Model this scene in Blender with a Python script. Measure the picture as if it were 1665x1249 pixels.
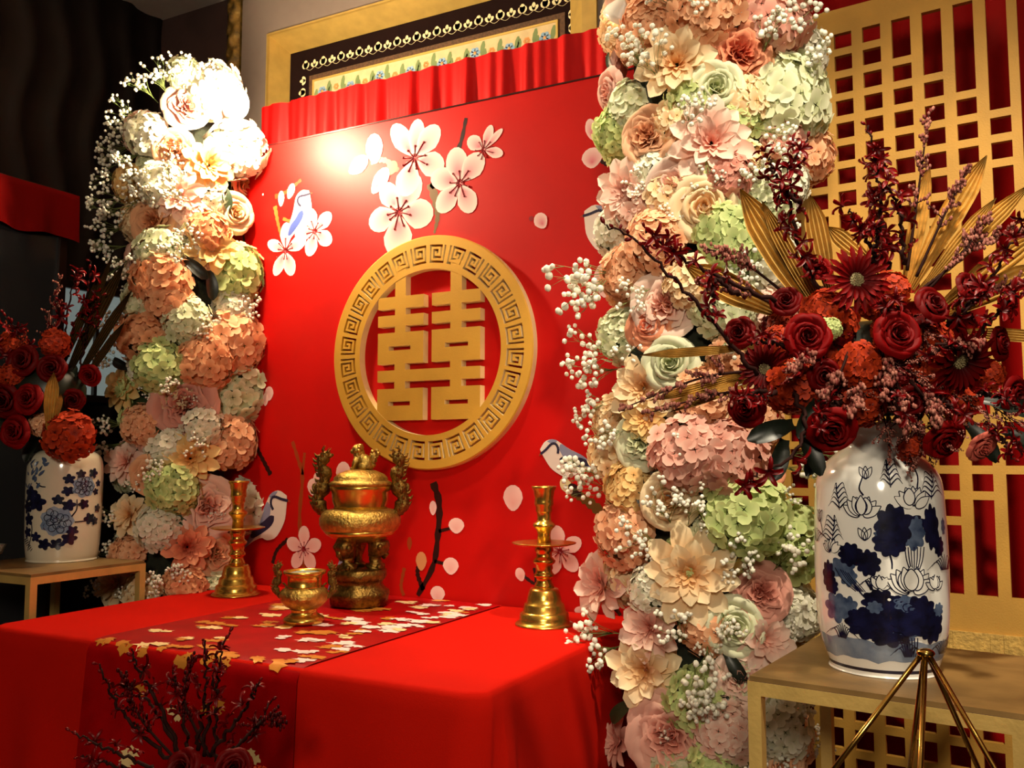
import bpy, math, random
from math import sin, cos, pi, radians, sqrt
from mathutils import Vector, Matrix, noise

random.seed(7)
scene = bpy.context.scene
COL = scene.collection
for o in list(bpy.data.objects):
    bpy.data.objects.remove(o)

# ------------------------------------------------------------------ camera
ZC = 1.23                                   # eye height
F = 1453.0                                  # focal length in pixels of a 1665 x 1249 frame
PCX, PCY = 832.5, 624.5
YAW, PITCH = radians(27.5), radians(4.7)
FW = Vector((-sin(YAW) * cos(PITCH), cos(YAW) * cos(PITCH), sin(PITCH)))
RT = Vector((cos(YAW), sin(YAW), 0))
UP = RT.cross(FW)
cam_d = bpy.data.cameras.new('camera')
cam_d.sensor_width = 36.0
cam_d.lens = 36.0 * F / 1665.0
cam_d.clip_start = 0.02
cam = bpy.data.objects.new('camera', cam_d)
COL.objects.link(cam)
cam.matrix_world = Matrix(((RT.x, UP.x, -FW.x, 0), (RT.y, UP.y, -FW.y, 0), (RT.z, UP.z, -FW.z, ZC), (0, 0, 0, 1)))
scene.camera = cam
CAM = Vector((0, 0, ZC))


def ray(x, y):
    return FW + RT * ((x - PCX) / F) - UP * ((y - PCY) / F)


def at(x, y, d):                            # point of the place seen at a pixel, d metres deep
    return CAM + ray(x, y) * d


def on_y(x, y, Y):                          # ... on the upright plane Y
    r = ray(x, y)
    return CAM + r * (Y / r.y)


def on_z(x, y, z):                          # ... on the level plane z
    r = ray(x, y)
    return CAM + r * ((z - ZC) / r.z)


# ------------------------------------------------------------------ light
W = bpy.data.worlds.new('room_air')
scene.world = W
W.use_nodes = True
W.node_tree.nodes['Background'].inputs['Color'].default_value = (1.0, 0.72, 0.45, 1)
W.node_tree.nodes['Background'].inputs['Strength'].default_value = 0.035
vs = scene.view_settings
vs.view_transform = 'Standard'
vs.look = 'None'
vs.gamma = 1.0
vs.use_curve_mapping = False
vs.exposure = 0.15
WARM = (1.0, 0.86, 0.64)


def lamp(kind, loc, aim, power, color=WARM, **kw):
    l = bpy.data.lights.new('scene_light', kind)
    l.energy = power
    l.color = color
    for k, v in kw.items():
        setattr(l, k, v)
    o = bpy.data.objects.new('scene_light', l)
    COL.objects.link(o)
    o.location = loc
    o.rotation_euler = (Vector(aim) - Vector(loc)).to_track_quat('-Z', 'Y').to_euler()
    return o


# added area light for the unseen hall lamps behind the camera
lamp('AREA', (0.5, -1.7, 2.3), (-0.2, 2.0, 1.2), 62, WARM, shape='DISK', size=0.6)
# added unseen spots: altar table, flower stand, wall picture
lamp('SPOT', (-1.0, 1.75, 3.25), (-1.05, 2.0, 0.8), 120, WARM, spot_size=radians(46), spot_blend=0.7, shadow_soft_size=0.05)
lamp('SPOT', (0.35, 0.75, 3.25), (-0.25, 2.1, 1.35), 300, WARM, spot_size=radians(52), spot_blend=0.8, shadow_soft_size=0.06)
lamp('SPOT', (-1.9, 1.5, 3.30), (-1.9, 2.8, 2.75), 9, WARM, spot_size=radians(80), spot_blend=0.9, shadow_soft_size=0.05)

# ------------------------------------------------------------------ materials
MATS = {}


def lin(c):
    if isinstance(c, str):
        c = tuple(int(c[i:i + 2], 16) / 255 for i in (0, 2, 4))
    return tuple(((v + 0.055) / 1.055) ** 2.4 if v > 0.04045 else v / 12.92 for v in c) + (1.0,)


def base_mat(name):
    m = bpy.data.materials.new(name)
    m.use_nodes = True
    nt = m.node_tree
    return m, nt, nt.nodes['Principled BSDF']


def mat(name, col, rough=0.6, metal=0.0, spec=0.5, noise_amt=0.0, noise_scale=20.0, bump=0.0, bump_scale=60.0, coat=0.0, col2=None, sheen=0.0, emit=None, emit_s=0.0, trans=0.0):
    if name in MATS:
        return MATS[name]
    m, nt, b = base_mat(name)
    c = lin(col)
    b.inputs['Base Color'].default_value = c
    b.inputs['Roughness'].default_value = rough
    b.inputs['Metallic'].default_value = metal
    b.inputs['Specular IOR Level'].default_value = spec
    b.inputs['Coat Weight'].default_value = coat
    b.inputs['Coat Roughness'].default_value = 0.08
    b.inputs['Sheen Weight'].default_value = sheen
    b.inputs['Transmission Weight'].default_value = trans
    if emit:
        b.inputs['Emission Color'].default_value = lin(emit)
        b.inputs['Emission Strength'].default_value = emit_s
    tc = nt.nodes.new('ShaderNodeTexCoord')
    if noise_amt > 0 or col2:
        n = nt.nodes.new('ShaderNodeTexNoise')
        n.inputs['Scale'].default_value = noise_scale
        n.inputs['Detail'].default_value = 5
        nt.links.new(tc.outputs['Object'], n.inputs['Vector'])
        r = nt.nodes.new('ShaderNodeValToRGB')
        r.color_ramp.elements[0].position = 0.35
        r.color_ramp.elements[1].position = 0.65
        c2 = lin(col2) if col2 else tuple(v * (1 - noise_amt) for v in c[:3]) + (1,)
        r.color_ramp.elements[0].color = c2
        r.color_ramp.elements[1].color = c
        nt.links.new(n.outputs['Fac'], r.inputs['Fac'])
        nt.links.new(r.outputs['Color'], b.inputs['Base Color'])
    if bump > 0:
        n2 = nt.nodes.new('ShaderNodeTexNoise')
        n2.inputs['Scale'].default_value = bump_scale
        n2.inputs['Detail'].default_value = 4
        nt.links.new(tc.outputs['Object'], n2.inputs['Vector'])
        bp = nt.nodes.new('ShaderNodeBump')
        bp.inputs['Strength'].default_value = bump
        bp.inputs['Distance'].default_value = 0.004
        nt.links.new(n2.outputs['Fac'], bp.inputs['Height'])
        nt.links.new(bp.outputs['Normal'], b.inputs['Normal'])
    MATS[name] = m
    return m


def petal_mat(name, inner, outer, trans=0.25, rough=0.65, vary=0.06, spec=0.25):
    """petal: heart colour to rim colour along the mesh attribute 't', a little light let through"""
    if name in MATS:
        return MATS[name]
    m, nt, b = base_mat(name)
    a = nt.nodes.new('ShaderNodeAttribute')
    a.attribute_name = 't'
    mx = nt.nodes.new('ShaderNodeMix')
    mx.data_type = 'RGBA'
    mx.inputs['A'].default_value = lin(inner)
    mx.inputs['B'].default_value = lin(outer)
    nt.links.new(a.outputs['Fac'], mx.inputs['Factor'])
    oi = nt.nodes.new('ShaderNodeObjectInfo')
    hs = nt.nodes.new('ShaderNodeHueSaturation')
    mr = nt.nodes.new('ShaderNodeMapRange')
    mr.inputs['To Min'].default_value = 1 - vary * 2
    mr.inputs['To Max'].default_value = 1 + vary
    nt.links.new(oi.outputs['Random'], mr.inputs['Value'])
    nt.links.new(mr.outputs['Result'], hs.inputs['Value'])
    nt.links.new(mx.outputs['Result'], hs.inputs['Color'])
    nt.links.new(hs.outputs['Color'], b.inputs['Base Color'])
    b.inputs['Roughness'].default_value = rough
    b.inputs['Specular IOR Level'].default_value = spec
    tr = nt.nodes.new('ShaderNodeBsdfTranslucent')
    nt.links.new(hs.outputs['Color'], tr.inputs['Color'])
    ms = nt.nodes.new('ShaderNodeMixShader')
    ms.inputs['Fac'].default_value = trans
    nt.links.new(b.outputs['BSDF'], ms.inputs[1])
    nt.links.new(tr.outputs['BSDF'], ms.inputs[2])
    nt.links.new(ms.outputs['Shader'], nt.nodes['Material Output'].inputs['Surface'])
    MATS[name] = m
    return m


# petals:            heart      rim
PET = {
    'cream':  petal_mat('petal_cream', 'E8AA62', 'F5E4BE'),
    'yellow': petal_mat('petal_yellow', 'E69E4C', 'F3D795'),
    'blush':  petal_mat('petal_blush', 'EC9E88', 'F5DCCB'),
    'pink':   petal_mat('petal_pink', 'DC8674', 'F0C2B0'),
    'dusty':  petal_mat('petal_dusty', 'C66C5A', 'E3A896'),
    'peach':  petal_mat('petal_peach', 'D98452', 'F2C29A'),
    'orange': petal_mat('petal_orange', 'D07A48', 'F0B88C'),
    'coral':  petal_mat('petal_coral', 'C84632', 'F0A880'),
    'white':  petal_mat('petal_white', 'D6D2AC', 'F4F0E0'),
    'wgreen': petal_mat('petal_white_green', 'B0B97E', 'E9EACB'),
    'green':  petal_mat('petal_green', '96AE62', 'D6E09C'),
    'red':    petal_mat('petal_red', '380002', '7E0002', 0.1, 0.6, spec=.12),
    'dred':   petal_mat('petal_dark_red', '260002', '640102', 0.1, 0.55, spec=.12),
    'rust':   petal_mat('petal_rust', '640802', 'BC3A10', 0.15),
    'rosepk': petal_mat('petal_rose_pink', '92100C', 'D46A5A', 0.15),
    'orchid': petal_mat('petal_orchid', '440003', '7C0408', 0.1, 0.4),
    'statice': petal_mat('petal_statice', '6A2420', 'B07464', 0.1),
    'breath': petal_mat('petal_breath', 'ECEAD2', 'FAF8EE', 0.25),
}
M_LEAF = mat('leaf_green', '2A3A20', 0.45, noise_amt=0.4, noise_scale=30)
M_LEAFD = mat('leaf_dark', '141C12', 0.4, noise_amt=0.4, noise_scale=30)
M_STEM = mat('stem_green', '6F7F44', 0.6)
M_TWIG = mat('twig_brown', '260C08', 0.8, spec=.15)
M_MOSS = mat('floral_foam', '1E2414', 0.95, noise_amt=0.6, noise_scale=40, bump=0.8, bump_scale=80)
M_FRED = mat('fabric_red', 'C01203', 0.9, spec=0.08, noise_amt=0.12, noise_scale=3, bump=0.15, bump_scale=400)
M_CURT = mat('curtain_red', 'BC0302', 0.55, spec=0.15, noise_amt=0.15, noise_scale=4, bump=0.1, bump_scale=300)
M_CURD = mat('curtain_dark_red', '8E0202', 0.7, spec=0.1, noise_amt=0.2, noise_scale=4, bump=0.1, bump_scale=300)
M_BOARD = mat('board_red', 'BE0602', 0.5, spec=0.26, noise_amt=0.08, noise_scale=6, bump=0.03, bump_scale=500)
M_GOLDP = mat('gold_paint', 'D6A038', 0.5, metal=0.25, noise_amt=0.12, noise_scale=8, bump=0.12, bump_scale=220)
M_GOLDS = mat('gold_paint_screen', 'C6943C', 0.62, metal=0.15, noise_amt=0.28, noise_scale=5, bump=0.15, bump_scale=250)
M_FOAM = mat('cream_edge', 'F0D8A0', 0.7, noise_amt=0.1)
M_BRASS = mat('brass', 'DDB050', 0.24, metal=0.92, noise_amt=0.2, noise_scale=25, bump=0.05, bump_scale=80)
M_BRASSE = mat('brass_embossed', 'D0AA54', 0.34, metal=0.9, noise_amt=0.45, noise_scale=60, bump=0.9, bump_scale=150)
M_BRASSD = mat('brass_dark', '8A6A30', 0.34, metal=0.9, noise_amt=0.6, noise_scale=60, bump=0.7, bump_scale=130)
M_GOLDF = mat('gold_frame', 'D6B266', 0.42, metal=0.35, noise_amt=0.2, noise_scale=12, bump=0.15, bump_scale=120)
M_ROD = mat('gold_rod', 'C8A050', 0.2, metal=1.0, noise_amt=0.15)
M_PALM = mat('gold_palm', 'DDB462', 0.34, metal=0.35, noise_amt=0.25, noise_scale=40, bump=0.2, bump_scale=90)
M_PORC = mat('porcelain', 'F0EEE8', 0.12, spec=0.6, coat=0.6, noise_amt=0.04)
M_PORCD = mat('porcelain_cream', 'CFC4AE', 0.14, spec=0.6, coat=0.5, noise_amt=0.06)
M_INK = mat('cobalt_dark', '0E0E1E', 0.2, coat=0.5, col2='16183A', noise_scale=50)
M_INKM = mat('cobalt_mid', '5A6A86', 0.2, coat=0.5, col2='32405E', noise_scale=60)
M_INKL = mat('cobalt_wash', '8C98AA', 0.2, coat=0.5, col2='5C6E8C', noise_scale=25)
M_WOODT = mat('stand_wood', '8A6A3C', 0.42, noise_amt=0.5, noise_scale=7, bump=0.1, bump_scale=60)


def add(o, parent=None, M=None):
    COL.objects.link(o)
    if parent is not None:
        o.parent = parent
        M = M if M is not None else Matrix.Identity(4)
        o.matrix_basis = WM[parent.name].inverted() @ M
    elif M is not None:
        o.matrix_basis = M
    WM[o.name] = (M if M is not None else Matrix.Identity(4)).copy()
    return o


WM = {}


def thing(name, label, cat, loc=(0, 0, 0), rz=0.0, group=None):
    o = bpy.data.objects.new(name, None)
    o.empty_display_size = 0.05
    o['label'] = label
    o['category'] = cat
    if group:
        o['group'] = group
    return add(o, None, Matrix.Translation(Vector(loc)) @ Matrix.Rotation(rz, 4, 'Z'))


def tag(o, label, cat, group=None):
    o['label'] = label
    o['category'] = cat
    if group:
        o['group'] = group
    return o


class MB:
    """collects vertices and faces of one mesh"""

    def __init__(self):
        self.v, self.f, self.mi, self.t, self.cur, self.smooth = [], [], [], [], 0, []
        self.sm = True

    def vert(self, p, t=0.0):
        self.v.append(tuple(p))
        self.t.append(t)
        return len(self.v) - 1

    def face(self, *ids):
        self.f.append(ids)
        self.mi.append(self.cur)
        self.smooth.append(self.sm)

    def box(self, x0, x1, y0, y1, z0, z1, M=None):
        b = len(self.v)
        for p in ((x0, y0, z0), (x1, y0, z0), (x1, y1, z0), (x0, y1, z0), (x0, y0, z1), (x1, y0, z1), (x1, y1, z1), (x0, y1, z1)):
            self.vert(M @ Vector(p) if M else p)
        s = self.sm
        self.sm = False
        for q in ((3, 2, 1, 0), (4, 5, 6, 7), (0, 1, 5, 4), (1, 2, 6, 5), (2, 3, 7, 6), (3, 0, 4, 7)):
            self.face(*[b + i for i in q])
        self.sm = s
        return self

    def lathe(self, prof, n=40, c=(0, 0, 0), lobes=0, amp=0.0):
        b = len(self.v)
        for r, z in prof:
            for k in range(n):
                a = 2 * pi * k / n
                rr = r * (1 + (amp * cos(lobes * a) if lobes else 0))
                self.vert((c[0] + rr * cos(a), c[1] + rr * sin(a), c[2] + z))
        m = len(prof)
        for i in range(m - 1):
            for k in range(n):
                k2 = (k + 1) % n
                self.face(b + i * n + k, b + i * n + k2, b + (i + 1) * n + k2, b + (i + 1) * n + k)
        if prof[0][0] > 1e-5:
            self.face(*[b + k for k in range(n - 1, -1, -1)])
        if prof[-1][0] > 1e-5:
            self.face(*[b + (m - 1) * n + k for k in range(n)])
        return self

    def tube(self, pts, rad, n=6, cap=True, t0=0.0, t1=1.0):
        pts = [Vector(p) for p in pts]
        m = len(pts)
        if not hasattr(rad, '__len__'):
            rad = [rad] * m
        b = len(self.v)
        ref = Vector((0.13, 0.21, 1)).normalized()
        for i in range(m):
            d = (pts[min(i + 1, m - 1)] - pts[max(i - 1, 0)])
            d = d.normalized() if d.length > 1e-9 else Vector((0, 0, 1))
            u = d.cross(ref)
            if u.length < 0.05:
                u = d.cross(Vector((1, 0, 0)))
            u.normalize()
            w = d.cross(u)
            for k in range(n):
                a = 2 * pi * k / n
                self.vert(pts[i] + (u * cos(a) + w * sin(a)) * rad[i], t0 + (t1 - t0) * i / max(1, m - 1))
        for i in range(m - 1):
            for k in range(n):
                k2 = (k + 1) % n
                self.face(b + i * n + k, b + i * n + k2, b + (i + 1) * n + k2, b + (i + 1) * n + k)
        if cap:
            self.face(*[b + k for k in range(n - 1, -1, -1)])
            self.face(*[b + (m - 1) * n + k for k in range(n)])
        return self

    def ball(self, c, r, n=8, m=5, t=0.5, M=None):
        """ellipsoid, r a number or three radii"""
        c = Vector(c)
        r = r if hasattr(r, '__len__') else (r, r, r)
        b = len(self.v)

        def P(x, y, z):
            q = Vector((x * r[0], y * r[1], z * r[2]))
            return c + (M @ q if M else q)
        self.vert(P(0, 0, -1), t)
        for i in range(1, m):
            ph = -pi / 2 + pi * i / m
            for k in range(n):
                a = 2 * pi * k / n
                self.vert(P(cos(ph) * cos(a), cos(ph) * sin(a), sin(ph)), t)
        self.vert(P(0, 0, 1), t)
        for k in range(n):
            k2 = (k + 1) % n
            self.face(b, b + 1 + k2, b + 1 + k)
            for i in range(m - 2):
                self.face(b + 1 + i * n + k, b + 1 + i * n + k2, b + 1 + (i + 1) * n + k2, b + 1 + (i + 1) * n + k)
            self.face(b + 1 + (m - 2) * n + k, b + 1 + (m - 2) * n + k2, b + 1 + (m - 1) * n)
        return self

    def grid(self, P, nu, nv, T=None, close_u=False):
        b = len(self.v)
        for j in range(nv + 1):
            for i in range(nu + (0 if close_u else 1)):
                self.vert(P(i / nu, j / nv), T(i / nu, j / nv) if T else j / nv)
        w = nu if close_u else nu + 1
        for j in range(nv):
            for i in range(nu):
                i2 = (i + 1) % w
                self.face(b + j * w + i, b + j * w + i2, b + (j + 1) * w + i2, b + (j + 1) * w + i)
        return self

    def fan(self, pts, c=None, t_c=0.0, t_r=1.0):
        """flat blot: centre and rim"""
        pts = [Vector(p) for p in pts]
        c = Vector(c) if c is not None else sum(pts, Vector((0, 0, 0))) / len(pts)
        b = self.vert(c, t_c)
        ids = [self.vert(p, t_r) for p in pts]
        for i in range(len(ids)):
            self.face(b, ids[i], ids[(i + 1) % len(ids)])
        return self

    def mesh(self, name, mats):
        me = bpy.data.meshes.new(name)
        me.from_pydata(self.v, [], self.f)
        for m in (mats if isinstance(mats, (list, tuple)) else [mats]):
            me.materials.append(m)
        me.polygons.foreach_set('material_index', self.mi)
        me.polygons.foreach_set('use_smooth', self.smooth)
        a = me.attributes.new('t', 'FLOAT', 'POINT')
        a.data.foreach_set('value', self.t)
        me.update()
        return me

    def obj(self, name, mats, parent=None, M=None, kind=None):
        o = bpy.data.objects.new(name, self.mesh(name, mats))
        if kind:
            o['kind'] = kind
        return add(o, parent, M)


def inst(name, me, parent, M, m=None, kind=None):
    o = bpy.data.objects.new(name, me)
    if m is not None:
        o.material_slots[0].link = 'OBJECT'
        o.material_slots[0].material = m
    if kind:
        o['kind'] = kind
    return add(o, parent, M)


def frame(P, n, s=1.0, spin=0.0):
    """matrix at P with +Z along n"""
    q = Vector(n).normalized().to_track_quat('Z', 'Y').to_matrix().to_4x4()
    return Matrix.Translation(P) @ q @ Matrix.Rotation(spin, 4, 'Z') @ Matrix.Scale(s, 4)


def curve(pts, n=24):
    """smooth line through points (Catmull-Rom)"""
    P = [Vector(p) for p in pts]
    if len(P) == 2:
        return [P[0].lerp(P[1], i / n) for i in range(n + 1)]
    P = [P[0] * 2 - P[1]] + P + [P[-1] * 2 - P[-2]]
    m = len(P) - 3
    out = []
    for i in range(n + 1):
        u = i / n * m
        k = min(int(u), m - 1)
        t = u - k
        a, b, c, d = P[k:k + 4]
        out.append(0.5 * ((2 * b) + (c - a) * t + (2 * a - 5 * b + 4 * c - d) * t * t + (3 * b - a - 3 * c + d) * t ** 3))
    return out


# ================================================================== THE SETTING
def struct(o):
    o['kind'] = 'structure'
    return o


YW = 2.93                                    # back wall
XL = -3.46                                   # left wall
HC = ZC + 2.12                               # ceiling
M_FLOOR = mat('floor_dark', '3A2418', 0.4, noise_amt=0.4, noise_scale=5)
M_CEIL = mat('ceiling_plaster', 'D4C6B8', 0.9, noise_amt=0.06)
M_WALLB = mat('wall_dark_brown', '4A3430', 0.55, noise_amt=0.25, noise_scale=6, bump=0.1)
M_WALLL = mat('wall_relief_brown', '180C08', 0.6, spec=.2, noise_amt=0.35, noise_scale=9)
struct(MB().box(XL - .1, 2.6, -2.6, YW + .1, -0.1, 0).obj('floor', M_FLOOR))
struct(MB().box(XL - .1, 2.6, -2.6, YW + .1, HC, HC + .1).obj('ceiling', M_CEIL))
struct(MB().box(XL - .1, 2.6, YW, YW + .1, 0, HC).obj('wall_back', M_WALLB))
struct(MB().box(2.5, 2.6, -2.6, YW, 0, HC).obj('wall_right', M_WALLB))
struct(MB().box(XL - .1, 2.6, -2.7, -2.6, 0, HC).obj('wall_front', M_WALLB))
# left wall: relief of tall leaf-shaped waves
g = MB()


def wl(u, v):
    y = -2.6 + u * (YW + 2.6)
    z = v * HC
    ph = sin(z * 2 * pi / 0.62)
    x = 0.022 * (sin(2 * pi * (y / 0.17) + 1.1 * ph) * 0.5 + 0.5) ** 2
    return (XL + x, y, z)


g.grid(wl, 330, 60)
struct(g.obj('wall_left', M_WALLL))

# ================================================================== BACKDROP BOARD AND CURTAINS
YB = 2.447
ZB = ZC + 1.15
bd = thing('backdrop_board', 'red printed backdrop board with plum blossoms and birds behind the altar table', 'backdrop', (-1.565, YB, 0))
MB().box(-2.47, -0.62, YB, YB + .02, 0, ZB).obj('panel', M_BOARD, bd)
MB().box(-2.47, -0.62, YB - .003, YB + .022, ZB, ZB + .005).obj('edge_strip', mat('edge_strip_dark', '2A0806', 0.3), bd)

M_PP = petal_mat('print_petal', 'D8707E', 'F0D2CC', 0.0, 0.4, 0.02)
M_PP2 = petal_mat('print_petal_soft', 'E8A8A0', 'EEC4BC', 0.0, 0.4, 0.02)
M_PDK = mat('print_stamen', '8E1420', 0.4)
M_PBR = mat('print_branch_dark', '2A0C0A', 0.4)
M_PBO = mat('print_branch_orange', '9A3A12', 0.4)
M_POL = mat('print_branch_olive', '6A4A1C', 0.4)
M_PCAL = mat('print_calyx', '6A5A22', 0.4)
M_BW = mat('print_bird_white', 'E6D6CC', 0.4)
M_BB = mat('print_bird_blue', '8A8CA8', 0.4)
M_BD = mat('print_bird_dark', '2A2440', 0.4)
M_BU = mat('print_bird_bright_blue', '3A4E92', 0.4)
LAY = [0]


def bp(px, py, lift=0.0):
    p = on_y(px, py, YB)
    return Vector((p.x, YB - 0.0006 - lift, p.z))


def oval(g, c, ax, ay, rot, lift, n=14, tip=0.0, tc=0.0, tr=1.0, off=0.0):
    """flat oval print in board metres; its heart lies towards -local y by off"""
    pts = []
    for k in range(n):
        a = 2 * pi * k / n
        x, y = ax * cos(a), ay * sin(a)
        if y > 0:
            x *= 1 - tip * y / ay
        else:
            x *= 1 + 0.5 * off * y / ay
        pts.append(Vector((c.x + x * cos(rot) - y * sin(rot), YB - .0006 - lift, c.z + x * sin(rot) + y * cos(rot))))
    cc = Vector((c.x + off * ay * 0.7 * sin(rot), YB - .0006 - lift, c.z - off * ay * 0.7 * cos(rot)))
    g.fan(pts, cc, tc, tr)


def printed_blossom(px, py, r_px, rot, petals, soft=False, squash=1.0):
    """petals: list of (angle deg from up, length, width) in units of r"""
    c = bp(px, py)
    s = (bp(px + r_px, py) - c).length
    LAY[0] += 1
    L = .0002 * (LAY[0] % 8)
    g = MB()
    for i, (a, ln, wd) in enumerate(petals):
        a = radians(a + rot)
        d = Vector((-sin(a), 0, cos(a)))
        cc = c + d * (s * (0.12 + ln * .5)) 
        oval(g, cc, s * wd * .5, s * ln * .52, a, L + i * .0001, off=0.9, n=16)
    o = g.obj('printed_blossom', M_PP2 if soft else M_PP, bd)
    g = MB()
    for k in range(9):
        a = radians(rot + k * 40 + random.uniform(-9, 9))
        e = c + Vector((-sin(a), 0, cos(a))) * s * random.uniform(.3, .5)
        e.y = c.y - L - .0009
        q = c.copy()
        q.y = e.y
        g.tube([q, e], s * .018, 4)
        g.ball(e, s * .035, 6, 4)
    oval(g, c, s * .13, s * .13, 0, L + .0008)
    g.obj('printed_stamens', M_PDK, o, kind='stuff')


def printed_oval(px, py, ax_px, ay_px, rot, m=None, name='printed_petal', off=.6):
    c = bp(px, py)
    k = (bp(px + 10, py) - c).length / 10
    LAY[0] += 1
    g = MB()
    oval(g, c, ax_px * k, ay_px * k, radians(rot), .0002 * (LAY[0] % 8), off=off)
    g.obj(name, m or M_PP, bd)


def printed_branch(pts, w0, w1, m):
    q = [bp(x, y) for x, y in pts]
    k = (bp(pts[0][0] + 10, pts[0][1]) - q[0]).length / 10
    c = curve(q, 18)
    g = MB()
    n = len(c)
    ids = []
    for i, p in enumerate(c):
        d = (c[min(i + 1, n - 1)] - c[max(i - 1, 0)]).normalized()
        s = Vector((-d.z, 0, d.x)) * (w0 + (w1 - w0) * i / (n - 1)) * k * .5 * (1 + .25 * sin(i * 2.3))
        p.y = YB - .0005
        ids.append((g.vert(p + s), g.vert(p - s)))
    for a, b in zip(ids, ids[1:]):
        g.face(a[0], a[1], b[1], b[0])
    g.obj('printed_branch', m, bd)


P5 = [(0, 1, .72), (72, 1, .72), (144, 1, .72), (216, 1, .72), (288, 1, .72)]
C2 = lambda x, y: (380 + x / 2.685, y / 2.685)
# big twin blossoms left of the twig, single on the right
printed_branch([C2(1015, 515), C2(985, 640), C2(920, 750), C2(862, 820)], 5, 9, M_PBR)
printed_branch([C2(862, 800), C2(890, 930), C2(876, 1020)], 14, 3, M_POL)
printed_branch([C2(600, 705), C2(660, 700), C2(720, 745)], 8, 6, M_POL)
printed_blossom(*C2(790, 690), 50, 0, [(35, 1.15, .6), (-5, .95, .55), (-45, .95, .7), (-115, .9, .7), (160, .95, .8)])
printed_blossom(*C2(722, 925), 52, 8, [(25, .85, .6), (-40, .95, .75), (95, .85, .7), (-110, .95, .8), (170, 1.05, .9)])
printed_blossom(*C2(988, 800), 45, 0, [(70, 1.0, .75), (10, 1.05, .8), (-45, 1.0, .8), (135, 1.0, .75), (205, .95, .7)])
printed_blossom(*C2(1092, 655), 32, 0, [(50, .9, .7), (-20, 1.0, .5), (-50, 1.1, .35), (-110, .9, .5)])
printed_oval(*C2(615, 650), 14, 21, 8)
printed_oval(*C2(545, 722), 12, 17, -62)
printed_oval(*C2(640, 790), 12, 20, -38)
printed_oval(*C2(566, 715), 7, 9, -62, M_PCAL, 'printed_calyx')
printed_oval(*C2(690, 735), 9, 11, -40, M_PCAL, 'printed_calyx')
# left group with the bleached bird
printed_branch([C2(295, 785), C2(235, 835), C2(180, 860)], 4, 6, M_PBO)
printed_branch([C2(180, 900), C2(195, 980), C2(215, 1060)], 6, 3, M_PCAL)
printed_branch([C2(215, 955), C2(300, 985), C2(345, 1000)], 4, 3, M_PCAL)
printed_oval(*C2(250, 835), 6, 10, -20)
printed_oval(*C2(208, 868), 5, 10, 0)
printed_blossom(*C2(355, 1010), 29, 20, P5)
printed_blossom(*C2(228, 1095), 32, 0, [(0, 1, .6), (65, .9, .5), (-70, .95, .6), (150, .95, .55), (200, .95, .6)])
# single petals and the right-hand fragments
printed_oval(*C2(1342, 965), 11, 13, 30)
printed_oval(*C2(1300, 955), 4, 4, 0, M_PDK)
printed_oval(*C2(1560, 565), 9, 17, 10)
printed_oval(*C2(1565, 690), 17, 16, 0)
printed_oval(*C2(1590, 590), 6, 8, 0, M_PCAL, 'printed_calyx')
printed_branch([C2(1600, 560), C2(1590, 680), C2(1630, 720)], 5, 6, M_PBR)
printed_oval(985, 455, 20, 28, 0, M_PP2)
# lower rows
C3 = lambda x, y: (400 + x / 2.775, 700 + y / 2.775)
printed_branch([C3(845, 235), C3(872, 330), C3(866, 470), C3(845, 610), C3(775, 745)], 11, 7, M_PBR)
printed_branch([C3(870, 455), C3(930, 440)], 5, 4, M_PBR)
printed_branch([C3(850, 590), C3(910, 605)], 5, 4, M_PBR)
printed_branch([C3(800, 720), C3(775, 650), C3(780, 600)], 7, 6, M_PBR)
printed_oval(*C3(950, 430), 13, 11, 0, M_PP2)
printed_oval(*C3(925, 612), 13, 12, 0, M_PP2)
printed_oval(*C3(792, 590), 9, 13, 0, mat('print_bud', 'D08A58', 0.4), 'printed_bud')
printed_oval(*C3(845, 350), 6, 10, 0, M_PP2)
printed_oval(*C3(865, 738), 12, 11, 0, M_PP2)
printed_oval(*C3(1205, 305), 16, 19, 0, M_PP2)
printed_oval(*C3(1238, 650), 8, 10, 20, M_PP2)
printed_branch([C3(1250, 655), C3(1305, 690), C3(1300, 620)], 5, 4, M_PBR)
printed_blossom(*C3(1418, 545), 34, 10, P5, True)
printed_oval(*C3(440, 192), 12, 15, 0, M_PP2)
printed_oval(*C3(305, 255), 10, 11, 0, M_PP2)
printed_oval(*C3(325, 215), 7, 8, 0, M_PP2)
printed_branch([C3(210, 50), C3(235, 130), C3(255, 215), C3(242, 400), C3(262, 625)], 5, 6, M_PBO)
printed_branch([C3(265, 100), C3(255, 200)], 4, 4, M_PBO)
printed_branch([C3(40, 60), C3(75, 130), C3(112, 200)], 5, 6, M_PBR)
printed_branch([C3(190, 490), C3(140, 540), C3(120, 600)], 5, 5, M_PBR)
printed_blossom(*C3(262, 535), 26, 0, P5, True)
printed_branch([C3(715, 620), C3(700, 700), C3(712, 745)], 5, 5, M_PBO)
printed_oval(*C3(738, 510), 4, 9, 0, M_PBO)
printed_branch([C3(1450, 265), C3(1530, 310), C3(1620, 385)], 12, 16, M_POL)
printed_oval(*C3(1445, 250), 9, 13, 35, mat('print_bud_cream', 'D8C898', 0.4), 'printed_bud')
printed_oval(*C3(1485, 270), 8, 13, 50, M_PBR, 'printed_calyx')
printed_oval(438, 640, 7, 9, 0, M_PP2)
printed_oval(432, 650, 5, 8, 0, M_PP2)
printed_oval(*C3(560, 790), 9, 8, 0, M_PP2)
printed_oval(*C3(1510, 815), 10, 7, 0, M_PP2)


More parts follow.
